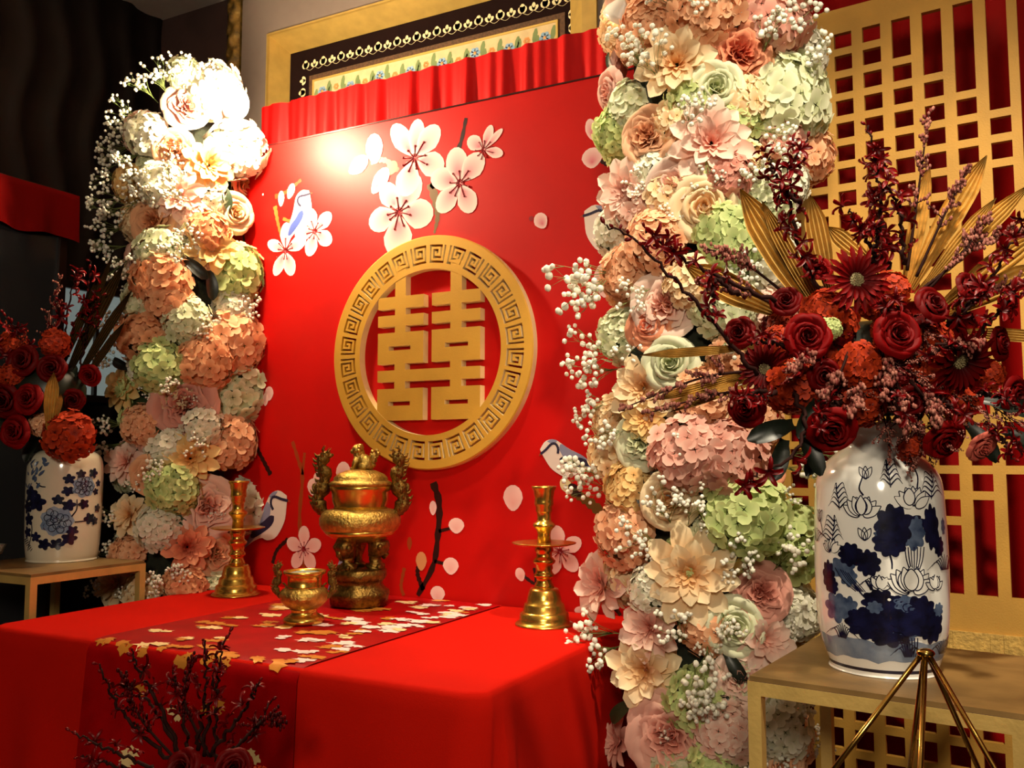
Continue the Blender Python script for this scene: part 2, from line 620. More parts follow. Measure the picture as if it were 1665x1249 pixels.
def printed_bird(px, py, k_px, rot=0.0, flip=False, bright=False):
    """small blue-capped tit; px,py its eye, k_px scale"""
    c = bp(px, py)
    k = (bp(px + 10, py) - c).length / 10 * k_px
    R = radians(rot)

    def tr(x, y, l):
        x, y = (x - 165) / 5.68, -(y - 290) / 5.68
        if flip:
            x = -x
        return Vector((c.x + k * (x * cos(R) - y * sin(R)), YB - .0020 - l, c.z + k * (x * sin(R) + y * cos(R))))

    def poly(pts, l):
        g = MB()
        q = curve([tr(x, y, l) for x, y in pts + pts[:1]], 40)[:-1]
        g.fan(q)
        return g
    body = poly([(105, 290), (150, 225), (210, 205), (260, 215), (300, 240), (380, 290), (480, 335), (560, 390), (640, 450), (560, 450), (470, 460), (430, 500), (350, 520), (270, 490), (200, 440), (150, 370), (125, 330)], 0)
    o = body.obj('printed_bird', M_BW, bd)
    poly([(280, 290), (300, 245), (380, 292), (480, 335), (560, 390), (650, 455), (530, 432), (420, 400), (330, 360)], .0002).obj('back', M_BB, o)
    poly([(282, 370), (320, 350), (400, 360), (480, 360), (560, 400), (530, 430), (380, 430), (310, 408)], .0004).obj('wing', M_BU if bright else M_BD, o)
    g = MB()
    st = curve([tr(x, y, .0006) for x, y in [(112, 328), (160, 292), (212, 244), (250, 244), (272, 280), (270, 325)]], 16)
    for i in range(16):
        d = (st[i + 1] - st[i]).normalized()
        n = Vector((-d.z, 0, d.x)) * k * 1.9
        a = [g.vert(st[i] + n), g.vert(st[i] - n), g.vert(st[i + 1] - n), g.vert(st[i + 1] + n)]
        g.face(*a)
    g.obj('eye_stripe', M_BD, o)
    poly([(170, 222), (210, 205), (262, 215), (245, 234), (205, 236)], .0005).obj('cap', M_BB, o)
    poly([(112, 318), (125, 330), (96, 345), (98, 330)], .0003).obj('beak', M_PBO, o)


printed_bird(889, 731, 1.0)
printed_bird(961, 348, 1.12, rot=-28)
printed_bird(458, 812, 0.95, rot=28, flip=True)
printed_bird(497, 318, 0.75, rot=45, flip=True, bright=True)
printed_bird(576, 900, 0.9, rot=35, flip=True)


# curtains ---------------------------------------------------------------
def drape(name, x0, x1, y, z0, z1, folds, amp, label, seed, m=None):
    rnd = random.Random(seed)
    ph = [rnd.uniform(0, 6.3) for _ in range(8)]
    fr = [folds * f for f in (1, 1.63, 2.71, .53)]
    g = MB()

    def P(u, v):
        x = x0 + (x1 - x0) * u
        w = sum(sin(2 * pi * fr[i] * u + ph[i] + 0.5 * v * sin(ph[i + 4] + 9 * u)) * a for i, a in enumerate((.5, .3, .2, .25)))
        k = 1.0 - 0.45 * max(0, (v - .93) / .07)
        zz = z0 + (z1 - z0) * v
        return (x, y + amp * w * k, zz)
    g.grid(P, int(abs(x1 - x0) * 150), 24)
    return tag(g.obj(name, m or M_CURT), label, 'curtain')


drape('backdrop_curtain', -2.44, -0.58, 2.56, 0.0, ZC + 1.365, 15, 0.019, 'gathered red fabric showing above the blossom backdrop board', 3)
drape('curtain', -0.57, 1.5, 2.70, 0.0, ZC + 1.75, 9, 0.02, 'tall red curtain hanging behind the gold lattice screens', 5, M_CURD)

# ================================================================== MEDALLION
MX, MZ, MR = -1.567, ZC + 0.341, 0.381
med = thing('double_happiness_medallion', 'round gold double happiness medallion with key-pattern rim on the red backdrop', 'medallion', (MX, YB, MZ))
TH = 0.030
# one key of the meander: grooves ('.') wind inwards, walls stay gold
KEY = ["#.......#.#",
       "#.#####.#.#",
       "#.#...#.#.#",
       "#.#.#.#.#.#",
       "#.#.###.#.#",
       "#.#.....#.#",
       "#.#######.#",
       "#.........#"]
NU = 28
KW, KH = len(KEY[0]), len(KEY)
r_in, r_b0, r_b1 = 0.270, 0.290, 0.350
radii = [r_in, r_b0] + [r_b0 + (r_b1 - r_b0) * (i + 1) / KH for i in range(KH)] + [MR - .004, MR]
NA = NU * KW
g = MB()
g.sm = False


def ring_filled(a, i):
    if i < 0 or i >= len(radii) - 1:
        return False
    if 1 <= i <= KH:
        u = a // KW
        c = a % KW
        if u % 2:
            c = KW - 1 - c
        return KEY[KH - i][c] == '#'
    return True


vid = {}


def rv(a, i, front):
    a %= NA
    k = (a, i, front)
    if k not in vid:
        an = pi / 2 - 2 * pi * a / NA
        y = -TH if front else 0.0
        if front and i == len(radii) - 1:
            y += .004
        vid[k] = g.vert((radii[i] * cos(an), y, radii[i] * sin(an)))
    return vid[k]


for a in range(NA):
    for i in range(len(radii) - 1):
        if not ring_filled(a, i):
            continue
        g.cur = 0
        g.face(rv(a, i, 1), rv(a + 1, i, 1), rv(a + 1, i + 1, 1), rv(a, i + 1, 1))
        if not ring_filled(a, i - 1):
            g.cur = 1 if i == 0 else 0
            g.face(rv(a, i, 0), rv(a + 1, i, 0), rv(a + 1, i, 1), rv(a, i, 1))
        if not ring_filled(a, i + 1):
            g.cur = 1
            g.face(rv(a, i + 1, 1), rv(a + 1, i + 1, 1), rv(a + 1, i + 1, 0), rv(a, i + 1, 0))
        if not ring_filled((a - 1) % NA, i):
            g.cur = 1
            g.face(rv(a, i, 1), rv(a, i + 1, 1), rv(a, i + 1, 0), rv(a, i, 0))
        if not ring_filled((a + 1) % NA, i):
            g.cur = 1
            g.face(rv(a + 1, i, 0), rv(a + 1, i + 1, 0), rv(a + 1, i + 1, 1), rv(a + 1, i, 1))
g.obj('key_pattern_ring', [M_GOLDP, M_FOAM], med, WM[med.name])


def cells_mesh(rects, holes, T, M0, mats, name, parent, M, yb=0.0):
    """union of rectangles less holes, cut through a sheet of thickness T (x, z plane)"""
    xs = sorted({round(v, 5) for r in rects + holes for v in (r[0], r[1])})
    zs = sorted({round(v, 5) for r in rects + holes for v in (r[2], r[3])})

    def fil(i, j):
        if i < 0 or j < 0 or i >= len(xs) - 1 or j >= len(zs) - 1:
            return False
        x, z = (xs[i] + xs[i + 1]) / 2, (zs[j] + zs[j + 1]) / 2
        return any(r[0] < x < r[1] and r[2] < z < r[3] for r in rects) and not any(r[0] < x < r[1] and r[2] < z < r[3] for r in holes)
    g = MB()
    g.sm = False
    ids = {}

    def V(i, j, f):
        k = (i, j, f)
        if k not in ids:
            ids[k] = g.vert((xs[i], yb - T if f else yb, zs[j]))
        return ids[k]
    for i in range(len(xs) - 1):
        for j in range(len(zs) - 1):
            if not fil(i, j):
                continue
            g.cur = 0
            g.face(V(i, j, 1), V(i + 1, j, 1), V(i + 1, j + 1, 1), V(i, j + 1, 1))
            g.face(V(i, j, 0), V(i, j + 1, 0), V(i + 1, j + 1, 0), V(i + 1, j, 0))
            g.cur = 1
            if not fil(i - 1, j):
                g.face(V(i, j, 0), V(i, j, 1), V(i, j + 1, 1), V(i, j + 1, 0))
            if not fil(i + 1, j):
                g.face(V(i + 1, j, 1), V(i + 1, j, 0), V(i + 1, j + 1, 0), V(i + 1, j + 1, 1))
            if not fil(i, j - 1):
                g.face(V(i, j, 0), V(i + 1, j, 0), V(i + 1, j, 1), V(i, j, 1))
            if not fil(i, j + 1):
                g.face(V(i, j + 1, 1), V(i + 1, j + 1, 1), V(i + 1, j + 1, 0), V(i, j + 1, 0))
    return g.obj(name, mats, parent, M)


# the double happiness sign (millimetres, centre of the disc = 0)
rects, holes = [], []
for sx in (-1, 1):
    def R(x0, x1, z0, z1, L=rects):
        a, b = sorted((sx * x0 / 1000, sx * x1 / 1000))
        L.append((a, b, z0 / 1000, z1 / 1000))
    R(86, 128, -150, 292)                   # upright
    R(16, 196, 150, 190)                    # bars
    R(16, 196, 91, 128)
    R(16, 196, -34, 70)                     # upper box
    R(66, 152, 11, 25, holes)
    R(16, 196, -220, -116)                  # lower box
    R(66, 152, -172, -158, holes)
R = None
rects.append((-.196, .196, -.093, -.055))    # shared bar
cells_mesh(rects, holes, TH - .001, None, [M_GOLDP, M_FOAM], 'double_happiness_sign', med, WM[med.name])

# ================================================================== LATTICE SCREENS
RS = -radians(5.8)
SX, SY = 0.123, 2.407                       # lower right corner of the screens


def screen(name, label, z0, z1, rowmap, nrows):
    ncol = 11
    t = thing(name, label, 'screen', (SX, SY, z0), RS)
    M = WM[t.name]
    w = 0.0; cw, gp, mar = .0445, .0270, .022
    x_right = -mar
    holes = []
    H = z1 - z0
    top, bot = .068, .085
    pitch = (H - top - bot + .02) / nrows
    ch = pitch - .02
    for c in range(ncol):                   # c = 0 rightmost
        xr = x_right - c * (cw + gp)
        xl = xr - cw
        for (a, b) in rowmap(c):
            zt = H - top - a * pitch
            zb = H - top - b * pitch + .02
            holes.append((xl, xr, zb, zt))
    xl = x_right - (ncol - 1) * (cw + gp) - cw - mar
    cells_mesh([(xl, 0, 0, H)], holes, .016, None, [M_GOLDS, M_GOLDS], 'lattice_board', t, M)
    return t, M, xl


def rows_upper(c):
    i = 7 - c                               # column number counted as in the photo (7 = rightmost)
    n = 24
    k = max(1, min(5, i - 2 if i >= 3 else 3 - i))
    if i < 0:
        k = 5
    out = []
    if k > 1:
        out.append((0, k))
        out.append((n - k, n))
    else:
        out += [(0, 1), (n - 1, n)]
    mid = (7, n - 7) if abs(i - 2.5) >= 3.5 else None
    j = k
    while j < n - k:
        if mid and j == mid[0]:
            out.append(mid)
            j = mid[1]
        else:
            out.append((j, j + 1))
            j += 1
    return out


scr, MS, sxl = screen('lattice_screen', 'tall gold lattice screen with red curtain behind, above the vase', ZC - .41, ZC + 1.191, rows_upper, 24)
# rough foam foot under the upper screen
g = MB()
g.sm = False
rnd = random.Random(2)
x = sxl
prev = None
while x < 0:
    dz = -.040 - rnd.uniform(0, .010)
    if int((x + 10) / .047) % 3 == 0:
        dz -= .018
    nx = min(0, x + rnd.uniform(.008, .02))
    g.box(x, nx, -.020 - rnd.uniform(0, .006), -.002, dz, 0)
    x = nx
g.obj('foam_foot', mat('foam_foot_gold', 'C8A050', 0.8, noise_amt=0.35, noise_scale=60, bump=1.0, bump_scale=120), scr, MS)

def rows_lower(c):
    n = 9
    i = 7 - c
    if i >= 6 or i < -1:
        return [(0, 2)] + [(j, j + 1) for j in range(2, 7)] + [(7, 9)]
    return [(j, j + 1) for j in range(n)]


screen('lattice_screen', 'lower gold lattice screen of small square openings seen under the vase stand', 0.0, ZC - .472, rows_lower, 9)

# ================================================================== ALTAR TABLE
TX0, TX1, TY0, TY1 = -2.368, -0.862, 1.527, 2.436
ZT = ZC - .45
tb = thing('altar_table', 'altar table draped to the floor in plain red cloth', 'table', ((TX0 + TX1) / 2, (TY0 + TY1) / 2, 0))
MB().box(TX0 + .03, TX1 - .03, TY0 + .03, TY1 - .03, ZT - .04, ZT - .012).obj('table_board', M_WOODT, tb)
for sx in (TX0 + .06, TX1 - .1):
    for sy in (TY0 + .06, TY1 - .1):
        MB().box(sx, sx + .04, sy, sy + .04, 0, ZT - .04).obj('leg', M_WOODT, tb)
g = MB()
# closed outline of the cloth, with pleats that grow towards the hem
out = []
rc = .018


def seg(p, q, n):
    for i in range(n):
        out.append((Vector((p[0] + (q[0] - p[0]) * i / n, p[1] + (q[1] - p[1]) * i / n, 0))))


seg((TX0 + rc, TY0), (TX1 - rc, TY0), 90)
seg((TX1, TY0 + rc), (TX1, TY1), 60)
seg((TX1, TY1), (TX0, TY1), 60)
seg((TX0, TY1), (TX0, TY0 + rc), 60)
N = len(out)
rnd = random.Random(11)


def nrm(p):
    if p.y <= TY0 + 1e-6:
        return Vector((0, -1, 0))
    if p.x >= TX1 - 1e-6:
        return Vector((1, 0, 0))
    if p.y >= TY1 - 1e-6:
        return Vector((0, 0, 0))
    return Vector((-1, 0, 0))


rings = []
levels = [(0, -.012), (.0, 0), (-.004, .006), (-.014, .010), (-.05, .012), (-.12, .014), (-.25, .017), (-.42, .020), (-.6, .022), (-(ZT - .006), .024)]
for li, (dz, push) in enumerate(levels):
    row = []
    for i, p in enumerate(out):
        n = nrm(p)
        s = p.x if abs(n.y) > 0 else p.y
        d = max(0.0, -dz - .03)
        fold = (0.5 * sin(s * 17) + .35 * sin(s * 29 + 1) + .3 * sin(s * 7 + 2)) * .020 * min(1, d * 1.6)
        # pleat at the right front corner
        if n.y and p.x > TX1 - .05 or n.x > 0 and p.y < TY0 + .06:
            fold += -.020 * min(1, d * 5)
        if n.x > 0 and TY0 + .06 < p.y < TY0 + .12:
            fold += .014 * min(1, d * 4)
        q = Vector((p.x, p.y, ZT + dz)) + n * (push + fold) if li else Vector((p.x, p.y, ZT)) - n * .012
        row.append(g.vert(q))
    rings.append(row)
for a, b in zip(rings, rings[1:]):
    for i in range(N):
        j = (i + 1) % N
        g.face(a[i], b[i], b[j], a[j])
c0 = g.vert(((TX0 + TX1) / 2, (TY0 + TY1) / 2, ZT))
for i in range(N):
    g.face(rings[0][i], rings[0][(i + 1) % N], c0)
g.obj('tablecloth', M_FRED, tb)

# runner: brocade with gold and cream sprays, hanging over the front edge ------------------
RX0, RX1 = -1.965, -1.300
M_RUN = mat('runner_red', 'A00205', 0.45, spec=0.15, noise_amt=0.25, noise_scale=12, bump=0.1, bump_scale=300)
run = thing('table_runner', 'red brocade runner woven with gold and cream flowers, hanging over the table front', 'table runner', (-1.63, TY0, ZT))
SK = .035                                    # it lies a little askew


def run_pt(u, s, lift=0.0):
    """u across 0..1, s metres from the back edge, over the front fold and down"""
    L = TY1 - .006 - TY0
    x = RX0 + (RX1 - RX0) * u - SK * max(0, (s - .1)) * .0
    if s < L:
        w = .0035 + lift
        e = L - s
        zz = ZT + w - (0.004 * (1 - e / .02) ** 2 if e < .02 else 0)
        return Vector((x, TY1 - .006 - s, zz))
    d = s - L
    k = min(1, d / .03)
    ang = k * pi / 2
    y = TY0 - .016 * sin(ang) - lift - .008 * min(1, d * 4) - .020 * min(1, d * 1.2) - .012 * min(1, d * 2) * sin(u * 9 + 1)
    return Vector((x, y, ZT - .0005 - d + .003 * cos(ang)))


g = MB()
sv = [i * .03 for i in range(31)] + [.91 + i * .006 for i in range(8)] + [.97 + i * .03 for i in range(1, 18)]
ids = [[g.vert(run_pt(i / 40, s)) for i in range(41)] for s in sv]
for a, b in zip(ids, ids[1:]):
    for i in range(40):
        g.face(a[i], b[i], b[i + 1], a[i + 1])
o = g.obj('cloth', M_RUN, run)
rnd = random.Random(21)
M_TH = [mat('thread_gold', 'D88A34', 0.35, metal=0.3), mat('thread_cream', 'E8C88E', 0.45), mat('thread_white', 'ECCFC6', 0.5)]


LIFT = [0]


def spray(cu, cs, r, m):
    g = MB()
    k = rnd.randint(3, 6)
    for j in range(k):
        a0 = rnd.uniform(0, 6.3)
        rr = r * rnd.uniform(.2, .5)
        ou, os_ = rr * cos(a0), rr * sin(a0) * .8
        sz = r * rnd.uniform(.36, .6)
        st = rnd.uniform(0, 6.3)
        pts = []
        LIFT[0] = (LIFT[0] + 1) % 60
        lf = .0010 + LIFT[0] * .00003
        for q in range(11):
            a = 2 * pi * q / 11
            w = sz * (1 + .35 * cos(5 * a + st)) * (1.0 if q % 2 else .8)
            pts.append(run_pt(min(1, max(0, cu + (ou + w * cos(a)) / (RX1 - RX0))), min(1.44, max(0.004, cs + os_ + w * sin(a) * .6)), lf))
        c = run_pt(min(1, max(0, cu + ou / (RX1 - RX0))), min(1.44, max(.004, cs + os_)), lf)
        g.fan(pts, c)
    g.obj('woven_flower', m, run)


for k in range(84):
    u, s = rnd.uniform(.03, .97), rnd.uniform(.02, .895)
    spray(u, s, rnd.uniform(.025, .055), M_TH[2 if (u > .55 and rnd.random() < .6) else rnd.choice((0, 0, 1))])
for k in range(14):
    spray(.90 + rnd.uniform(-.08, .06), .03 + k * .064, rnd.uniform(.03, .055), M_TH[rnd.choice((1, 2, 2))])
for k in range(9):
    spray(.06 + k * .105, rnd.uniform(.885, .915), rnd.uniform(.03, .05), M_TH[0])
for k in range(14):
    spray(rnd.uniform(.05, .95), rnd.uniform(1.0, 1.42), rnd.uniform(.02, .045), M_TH[rnd.choice((0, 1))])


# candlesticks ------------------------------------------------------------
def candlestick(P, h, label):
    t = thing('candlestick', label, 'candlestick', P, 0, 'brass candlesticks on the altar table')
    M = WM[t.name] @ Matrix.Scale(h, 4)
    # profile measured on the near candlestick, unit height
    MB().lathe([(.0, 0), (.212, 0), (.215, .008), (.205, .018), (.185, .022), (.180, .05), (.176, .085), (.160, .095), (.156, .10), (.148, .14), (.142, .155), (.128, .162), (.122, .20), (.110, .245), (.098, .262), (.06, .268), (0, .27)], 48).obj('base', M_BRASS, t, M)
    MB().lathe([(0.075, .262), (0.069, .29), (0.055, .31), (0.057, .335), (0.073, .345), (0.077, .36), (0.065, .372), (0.057, .39), (0.065, .405), (0.062, .43), (0.080, .445), (0.085, .46), (0.073, .475), (0.057, .49), (0.060, .52), (0.070, .535), (0.065, .56), (0.062, .572)], 32).obj('lower_stem', M_BRASS, t, M)
    MB().lathe([(0, .566), (.10, .564), (.19, .572), (.232, .584), (.236, .590), (.225, .592), (.15, .588), (.06, .590), (0, .59)], 56).obj('drip_plate', M_BRASS, t, M)
    MB().lathe([(0.050, .588), (0.048, .65), (0.052, .672), (0.065, .69), (0.080, .705), (0.084, .715), (0.076, .728), (0.056, .742), (0.050, .76), (0.052, .80), (0.058, .812), (0.063, .82), (0.060, .85), (0.071, .862), (0.069, .885), (0.067, .92), (0.073, .935), (0.076, .965), (0.089, .985), (0.091, 1.0), (0.054, 1.0), (0.050, .96), (0, .95)], 32).obj('socket', M_BRASS, t, M)


cr = on_z(885, 1016, ZT)
candlestick((cr.x, cr.y, ZT), .372, 'brass candlestick standing alone on bare red cloth at the table end')
cl = on_z(384, 967, ZT)
candlestick((cl.x, cl.y, ZT), .372, 'brass candlestick in front of the pale flower column, behind the small censer')


# incense burner -----------------------------------------------------------
def dragon(parent, M, s, m, name='dragon_handle'):
    """upright dragon handle: an S of scales with crest, horns and a claw"""
    g = MB()
    p = curve([(0, 0, 0), (.05, 0, .03), (.085, 0, .10), (.06, 0, .17), (.045, 0, .24), (.065, 0, .30), (.05, 0, .36)], 26)
    g.tube(p, [.032 + .008 * sin(i * 1.1) - .012 * abs(i - 12) / 14 + .010 for i in range(27)], 9)
    for i in range(3, 26, 2):
        q = p[i] + Vector((.046, 0, .006))
        g.tube([p[i], q, q + Vector((.010, 0, .018))], [.014, .010, .002], 5)
        for sy in (-1, 1):
            g.tube([p[i], p[i] + Vector((.004, sy * .042, .01)), p[i] + Vector((.006, sy * .05, .03))], [.014, .010, .002], 5)
    h = p[-1]
    g.ball(h + Vector((-.008, 0, 0)), (.030, .022, .024), 10, 6)
    g.tube([h, h + Vector((-.035, 0, -.006)), h + Vector((-.05, 0, .002))], [.018, .014, .006], 8)
    for sy in (-1, 1):
        g.tube([h, h + Vector((.012, sy * .014, .03)), h + Vector((.0, sy * .022, .055))], [.008, .006, .001], 5)
        g.tube([h, h + Vector((-.02, sy * .020, .02)), h + Vector((-.032, sy * .028, .04))], [.007, .005, .001], 5)
        g.ball(h + Vector((-.022, sy * .016, .012)), .007, 6, 4)
    c = curve([(0, 0, .15), (-.03, 0, .13), (-.045, 0, .09), (-.02, 0, .06)], 10)
    g.tube(c, .011, 6)
    c = curve([(.06, 0, .16), (.10, 0, .15), (.115, 0, .18), (.10, 0, .20)], 8)
    g.tube(c, [.012, .011, .01, .01, .009, .008, .006, .004, .002], 6)
    return g.obj(name, m, parent, M)


def spot(px, py, z=ZT):
    p = on_z(px, py, z)
    return Vector((p.x, p.y, z))


pb = spot(584, 983, ZT + .0062)
k = (CAM - pb).dot(-FW)                      # depth
u = k / F                                    # metres per pixel there
ib = thing('incense_burner', 'large brass tripod incense burner with lion lid and dragon handles on the runner', 'incense burner', pb)
MI = WM[ib.name]
U = lambda *a: [(r * u, z * u) for r, z in a]
MB().lathe(U((0, 0), (44, 0), (47, 3), (48, 12), (50, 17), (49, 22), (42, 27), (38, 33), (38, 38), (42, 41), (45, 46), (44, 56), (39, 59), (0, 59)), 48, lobes=6, amp=.03).obj('plinth', M_BRASSD, ib, MI)
for a in (-100, 20, 140):
    g = MB()
    A = radians(a)
    d = Vector((cos(A), sin(A), 0))
    q = [d * (24 * u) + Vector((0, 0, 57 * u)), d * (27 * u) + Vector((0, 0, 66 * u)), d * (25 * u) + Vector((0, 0, 78 * u)), d * (31 * u) + Vector((0, 0, 92 * u)), d * (34 * u) + Vector((0, 0, 106 * u))]
    c = curve(q, 14)
    g.tube(c, [x * u for x in (15, 16, 16, 14, 11, 10, 10, 11, 13, 15, 17, 18, 18, 17, 14)], 10)
    side = Vector((-d.y, d.x, 0))
    for sy in (-1, 1):
        g.ball(c[11] + side * (14 * u * sy) + d * (6 * u), 6 * u, 8, 5)
        g.ball(c[2] + side * (10 * u * sy) + d * (9 * u), 5 * u, 8, 5)
    g.tube([c[10] + d * 14 * u, c[8] + d * 18 * u, c[6] + d * 14 * u], [6 * u, 5 * u, 3 * u], 6)
    g.obj('leg', M_BRASSD, ib, MI)
MB().lathe(U((0, 98), (20, 98), (38, 103), (54, 113), (60, 120)), 56).obj('bowl', M_BRASS, ib, MI)
MB().lathe(U((58, 118), (62, 122), (66, 130), (66, 140), (62, 148), (55, 153), (46, 155)), 56).obj('embossed_belly', M_BRASSE, ib, MI)
MB().lathe(U((44, 154), (43, 160), (46, 168), (47, 182), (50, 186), (50, 192), (46, 194), (40, 194)), 56).obj('neck', M_BRASS, ib, MI)
MB().lathe(U((51, 192), (52, 196), (48, 199), (44, 201), (44, 205), (38, 211), (24, 217), (10, 219), (0, 219)), 56).obj('lid', M_BRASSE, ib, MI)
# seated lion on the lid: one continuous body
g = MB()
L0 = Vector((0, 0, 218 * u))
cx = curve([(8, 0, 2), (9, 0, 9), (4, 0, 16), (-2, 0, 22), (-5, 0, 29)], 12)
g.tube([L0 + Vector(p) * u for p in cx], [x * u for x in (10, 12, 13, 12.5, 12, 11.5, 11, 10, 9, 9, 9.5, 10, 7)], 12)
g.ball(L0 + Vector((-6, 0, 33)) * u, (10 * u, 10.5 * u, 9.5 * u), 12, 8)
g.ball(L0 + Vector((-14, 0, 30)) * u, (5 * u, 5.5 * u, 4.5 * u), 8, 6)
for sy in (-1, 1):
    g.tube([L0 + Vector(p) * u for p in ((-4, 6 * sy, 20), (-9, 7 * sy, 10), (-11, 7 * sy, 2))], [6 * u, 4.5 * u, 4 * u], 8)
    g.ball(L0 + Vector((-12, 7 * sy, 2)) * u, (5 * u, 4 * u, 3 * u), 8, 5)
    g.ball(L0 + Vector((6, 9 * sy, 6)) * u, (9 * u, 5 * u, 7 * u), 8, 6)
    g.ball(L0 + Vector((-2, 7 * sy, 39)) * u, 3 * u, 6, 4)
for k in range(10):
    a = k * .628
    g.ball(L0 + Vector((-1, 10 * cos(a), 31 + 9 * sin(a))) * u, 3.4 * u, 6, 4)
ta = curve([(17, 0, 5), (22, 0, 12), (20, 0, 22), (24, 0, 28)], 8)
g.tube([L0 + Vector(p) * u for p in ta], [x * u for x in (4, 5, 5, 5, 6, 7, 7, 6, 4)], 8)
for k in range(5):
    g.ball(L0 + Vector((24 + 5 * cos(k * 1.25), 4 * sin(k * 2), 27 + 5 * sin(k * 1.25))) * u, 3.6 * u, 6, 4)
LIONROT = Matrix.Rotation(radians(20), 4, 'Z')
g.obj('lion_finial', M_BRASSE, ib, MI @ LIONROT)
for sx in (0, pi):
    dragon(ib, MI @ Matrix.Rotation(radians(27) + sx, 4, 'Z') @ Matrix.Translation((46 * u, 0, 140 * u)) @ Matrix.Scale(u * 285, 4), 1, M_BRASSD)

# small censer
ps = spot(494, 1012, ZT + .0062)
u = (CAM - ps).dot(-FW) / F
sc = thing('small_censer', 'small open brass censer with ash and dragon handles before the big burner', 'censer', ps)
MI = WM[sc.name]
MB().lathe(U((0, 0), (31, 0), (33, 3), (32, 8), (27, 11), (21, 15), (21, 20), (24, 24)), 40).obj('foot', M_BRASS, sc, MI)
MB().lathe(U((20, 22), (30, 27), (38, 36), (40, 44), (37, 52), (30, 57)), 48).obj('embossed_belly', M_BRASSE, sc, MI)
MB().lathe(U((30, 56), (27, 60), (27, 70), (29, 76), (34, 79), (34, 83), (30, 83), (28, 79), (25, 74)), 40).obj('neck', M_BRASS, sc, MI)
MB().lathe(U((28, 79), (18, 81), (6, 80), (0, 81)), 32).obj('ash', mat('ash_grey', '8E9484', 0.95, noise_amt=0.3, noise_scale=80), sc, MI)
for sx in (0, pi):
    dragon(sc, MI @ Matrix.Rotation(radians(27) + sx, 4, 'Z') @ Matrix.Translation((36 * u, 0, 42 * u)) @ Matrix.Scale(u * 140, 4), 1, M_BRASSD)


# ================================================================== VASES
def vase(P, label, prof, s, m, n=64):
    t = thing('porcelain_vase', label, 'vase', P, 0, None)
    M = WM[t.name]
    MB().lathe([(r * s, z * s) for r, z in prof], n).obj('body', m, t, M)
    return t, M


def vase_r(prof, z):
    for (r0, z0), (r1, z1) in zip(prof, prof[1:]):
        if z0 <= z <= z1 and z1 > z0:
            return r0 + (r1 - r0) * (z - z0) / (z1 - z0)
    return prof[-1][0]


class Paint:
    """cobalt painting laid on the wall of a vase; a = degrees round from the camera side (+ to the right), z in units of the body"""

    def __init__(self, t, M, prof, s, face):
        self.t, self.M, self.prof, self.s, self.face = t, M, prof, s, face
        self.lift = 0.0

    def pt(self, a, z, lift):
        an = self.face + radians(a)
        r = vase_r(self.prof, z) * self.s + lift
        return Vector((r * cos(an), r * sin(an), z * self.s))

    def layer(self):
        self.lift = .0004 + (self.lift + .00011 - .0004) % .0016
        return self.lift

    def blob(self, g, a, z, ra, rz, n=18, scal=0, amp=0.0, rot=0.0, ph=0.0, rings=3, tip=0.0):
        L = self.layer()
        deg = 57.3 / vase_r(self.prof, z)
        prev = None
        b = g.vert(self.pt(a, z, L), 0)
        for q in range(1, rings + 1):
            row = []
            for k in range(n):
                th = 2 * pi * k / n
                f = q / rings * (1 + (amp * (2 * abs(cos(scal * th / 2 + ph)) - 1.2) if scal else 0))
                x, y = ra * cos(th), rz * sin(th)
                if tip and y > 0:
                    x *= (1 - tip * (y / rz) ** 1.5)
                x, y = f * (x * cos(rot) - y * sin(rot)), f * (x * sin(rot) + y * cos(rot))
                row.append(g.vert(self.pt(a + x * deg, z + y, L), q / rings))
            for k in range(n):
                k2 = (k + 1) % n
                if prev is None:
                    g.face(b, row[k], row[k2])
                else:
                    g.face(prev[k], row[k], row[k2], prev[k2])
            prev = row

    def stroke(self, g, pts, w0, w1=None, n=10):
        """pts: (x, z) offsets in units from the front line"""
        L = self.layer()
        w1 = w0 if w1 is None else w1
        c = curve([Vector((x, z, 0)) for x, z in pts], n)
        prev = None
        for i, p in enumerate(c):
            d = (c[min(i + 1, n)] - c[max(i - 1, 0)]).normalized()
            s = Vector((-d.y, d.x, 0)) * (w0 + (w1 - w0) * i / n) * .5
            row = []
            for sg in (1, -1):
                q = p + s * sg
                row.append(g.vert(self.pt(q.x * 57.3 / vase_r(self.prof, q.y), q.y, L)))
            if prev:
                g.face(prev[0], prev[1], row[1], row[0])
            prev = row

    def outline(self, g, x, z, rx, rz, rot, w, tip=0.5, n=16):
        pts = []
        for k in range(n + 1):
            th = 2 * pi * k / n - pi / 2
            a, b = rx * cos(th), rz * sin(th)
            if b > 0:
                a *= 1 - tip * (b / rz) ** 1.5
            pts.append((x + a * cos(rot) - b * sin(rot), z + a * sin(rot) + b * cos(rot)))
        self.stroke(g, pts, w, w, n * 2)


def face_angle(P):
    return math.atan2(-P[1], -P[0])


ZV = ZC - .36
pv = on_z(1437, 1085, ZV)
pv = Vector((pv.x, pv.y, ZV))
dv = (pv - CAM).dot(FW)
uv = dv / F                                  # metres per pixel at the vase
# profile in pixels of the photo (radius, height)
VP = [(0, 0), (78, 0), (82, 3), (84, 12), (92, 36), (99, 70), (102, 130), (102, 200), (100, 260), (98, 290), (93, 312), (82, 330), (66, 345), (56, 353), (52, 360), (51, 372), (53, 384), (56, 392), (54, 396), (48, 396), (45, 390), (43, 372), (43, 350), (50, 330), (60, 300)]
VP = curve([Vector((r, z, 0)) for r, z in VP], 96)
VP = [(max(0, p.x), max(0, p.y)) for p in VP]
va, MV = vase(pv, 'blue and white porcelain vase painted with lotus on the gold stand', VP, uv, M_PORC, 72)
VPo = [p for p in VP[:int(96 * 17 / 24)]]
PT = Paint(va, MV, VPo, uv, face_angle(pv))
